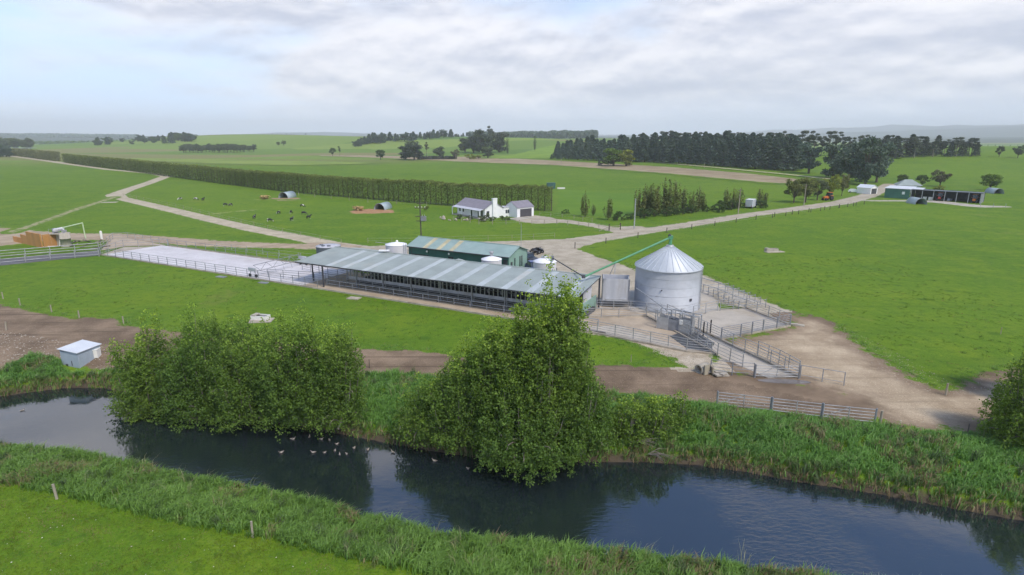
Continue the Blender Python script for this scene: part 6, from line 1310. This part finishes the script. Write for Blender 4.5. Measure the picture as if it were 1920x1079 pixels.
GRM['stalk'] = grass_mat('seeding_stalks', (.16, .19, .07), (.30, .30, .13), (.40, .36, .20)); GRM['rush'] = grass_mat('dark_rushes', (.035, .075, .022), (.075, .13, .035), (.14, .17, .06))
blades('seeding_stalks_near', 'thin pale seeding stalks among the near bank grass', near_poly, .45, 5, .7, 1.15, .011, 'stalk', 11, lean=(.1, 0))
blades('seeding_stalks_far', 'thin pale seeding stalks among the far bank grass', far_poly, .35, 5, .7, 1.2, .013, 'stalk', 12, lean=(.1, 0), excl=[(-40.2, 51.2, 1.5)])
blades('rush_clumps', 'dark rush clumps among the far bank grass', far_poly, .35, 36, .5, 1.0, .018, 'rush', 13, lean=(0, 0), excl=[(-40.2, 51.2, 1.5)])
blades('rush_clumps_near', 'dark rush clumps among the near bank grass', near_poly, .3, 36, .4, .85, .016, 'rush', 14, lean=(0, 0))

GRM['rank'] = grass_mat('rank_tuft_grass', (.068, .140, .013), (.115, .195, .018), (.16, .24, .03))
# --- tufts that break the edges of tracks and the evenness of the near paddocks
def tufts(name, label, pts, per, L0, L1, w0, mk, seed):
    rs = np.random.RandomState(seed); c = np.asarray(pts); n = len(c); z = terrain(c[:, 0], c[:, 1]); idx = np.repeat(np.arange(n), per); m = len(idx)
    base = np.stack([c[idx, 0], c[idx, 1], z[idx]], -1) + rs.randn(m, 3) * np.array((.12, .12, 0)); Lb = (L0 + (L1 - L0) * rs.rand(m)) * (.5 + rs.rand(n))[idx]
    ph = rs.rand(m) * 6.28; ld = np.stack([np.cos(ph), np.sin(ph)], -1) * (.3 + .6 * rs.rand(m))[:, None]
    mid = base + np.stack([ld[:, 0] * Lb * .4, ld[:, 1] * Lb * .4, Lb * .6], -1); tp = base + np.stack([ld[:, 0] * Lb * 1.1, ld[:, 1] * Lb * 1.1, Lb * .8], -1); a = rs.rand(m) * 3.14; sd = np.stack([np.cos(a), np.sin(a), 0 * a], -1) * w0
    V = np.stack([base - sd, base + sd, mid + sd * .8, mid - sd * .8, tp], 1); T = np.array([(0, 1, 2), (0, 2, 3), (3, 2, 4)])[None] + np.arange(m)[:, None, None] * 5
    rn = np.clip(rs.rand(n)[idx] * .8 + .3 * rs.rand(m), 0, 1); o = link(name, tri_mesh(name, V.reshape(-1, 3), T.reshape(-1, 3), {'rnd': np.repeat(rn, 5), 'tip': np.tile(np.array((0, 0, .5, .5, 1.)), m), 'dead': np.repeat((rs.rand(n)[idx] > .86) * rs.rand(m), 5)}), None, GRM[mk]); tag(o, label, 'grass', kind='stuff')
rs = np.random.RandomState(77); X = rs.uniform(-62, 62, 90000); Y = rs.uniform(36, 100, 90000); sda = np.full(X.shape, -9.)
for (s, _, k) in ALLSH:
    if k in ('dirt_race', 'dirt_yard', 'yard_gravel', 'gravel_road', 'yard_track'): sda = np.maximum(sda, sd_shape(X, Y, s))
con = np.zeros(X.shape, bool)
for o_ in bpy.data.objects:
    if o_.name.startswith('concrete') and o_.parent is None and o_.get('kind') == 'structure':
        vs = [v.co for v in o_.data.vertices]; con |= inside(X, Y, [(v.x, v.y) for v in vs[:len(vs) // 2]])
sh_u = (X - SO.x) * UA.x + (Y - SO.y) * UA.y; sh_v = (X - SO.x) * VA.x + (Y - SO.y) * VA.y; con |= (sh_u > -52) & (sh_u < 47) & (sh_v > -1.3) & (sh_v < 10) | (np.hypot(X - 18.9, Y - 69.2) < 5.5)
ok = ~con & (-sd_poly(X, Y, RIVER) > 5)
nz = fbm(X / 1.5, Y / 1.5, 4, 3)
e = ok & (sda > -1.3) & (sda < .25) & (rs.rand(len(X)) < .9 * np.exp(-np.abs(sda + .4) * 1.6) * (.3 + 1.2 * nz))
tufts('verge_tufts', 'ragged grass tufts along the edges of the dirt race and gravel', np.stack([X[e], Y[e]], -1), 9, .08, .26, .014, 'near', 5)
e = ok & (sda < -.8) & (nz > .42) & (rs.rand(len(X)) < .13)
tufts('pasture_tufts', 'darker rank tufts left by the stock in the near paddocks', np.stack([X[e], Y[e]], -1), 12, .05, .14, .014, 'rank', 6)
# ------------------------------------------------------------------ haze
HAZE = 1.9e-4
hm, nt, out = new_mat('haze_air')
pv = N(nt, 'ShaderNodeVolumePrincipled', inp={'Color': (.92, .96, 1.0, 1), 'Density': HAZE, 'Anisotropy': 0.0})
nt.links.new(pv.outputs[0], out.inputs['Volume'])
hz_o = MB().box((0, 4450, 120), (18900, 10400, 250)).build('haze', hm)
tag(hz_o, 'pale blue haze lying over the far fields and hills', 'haze', kind='stuff')
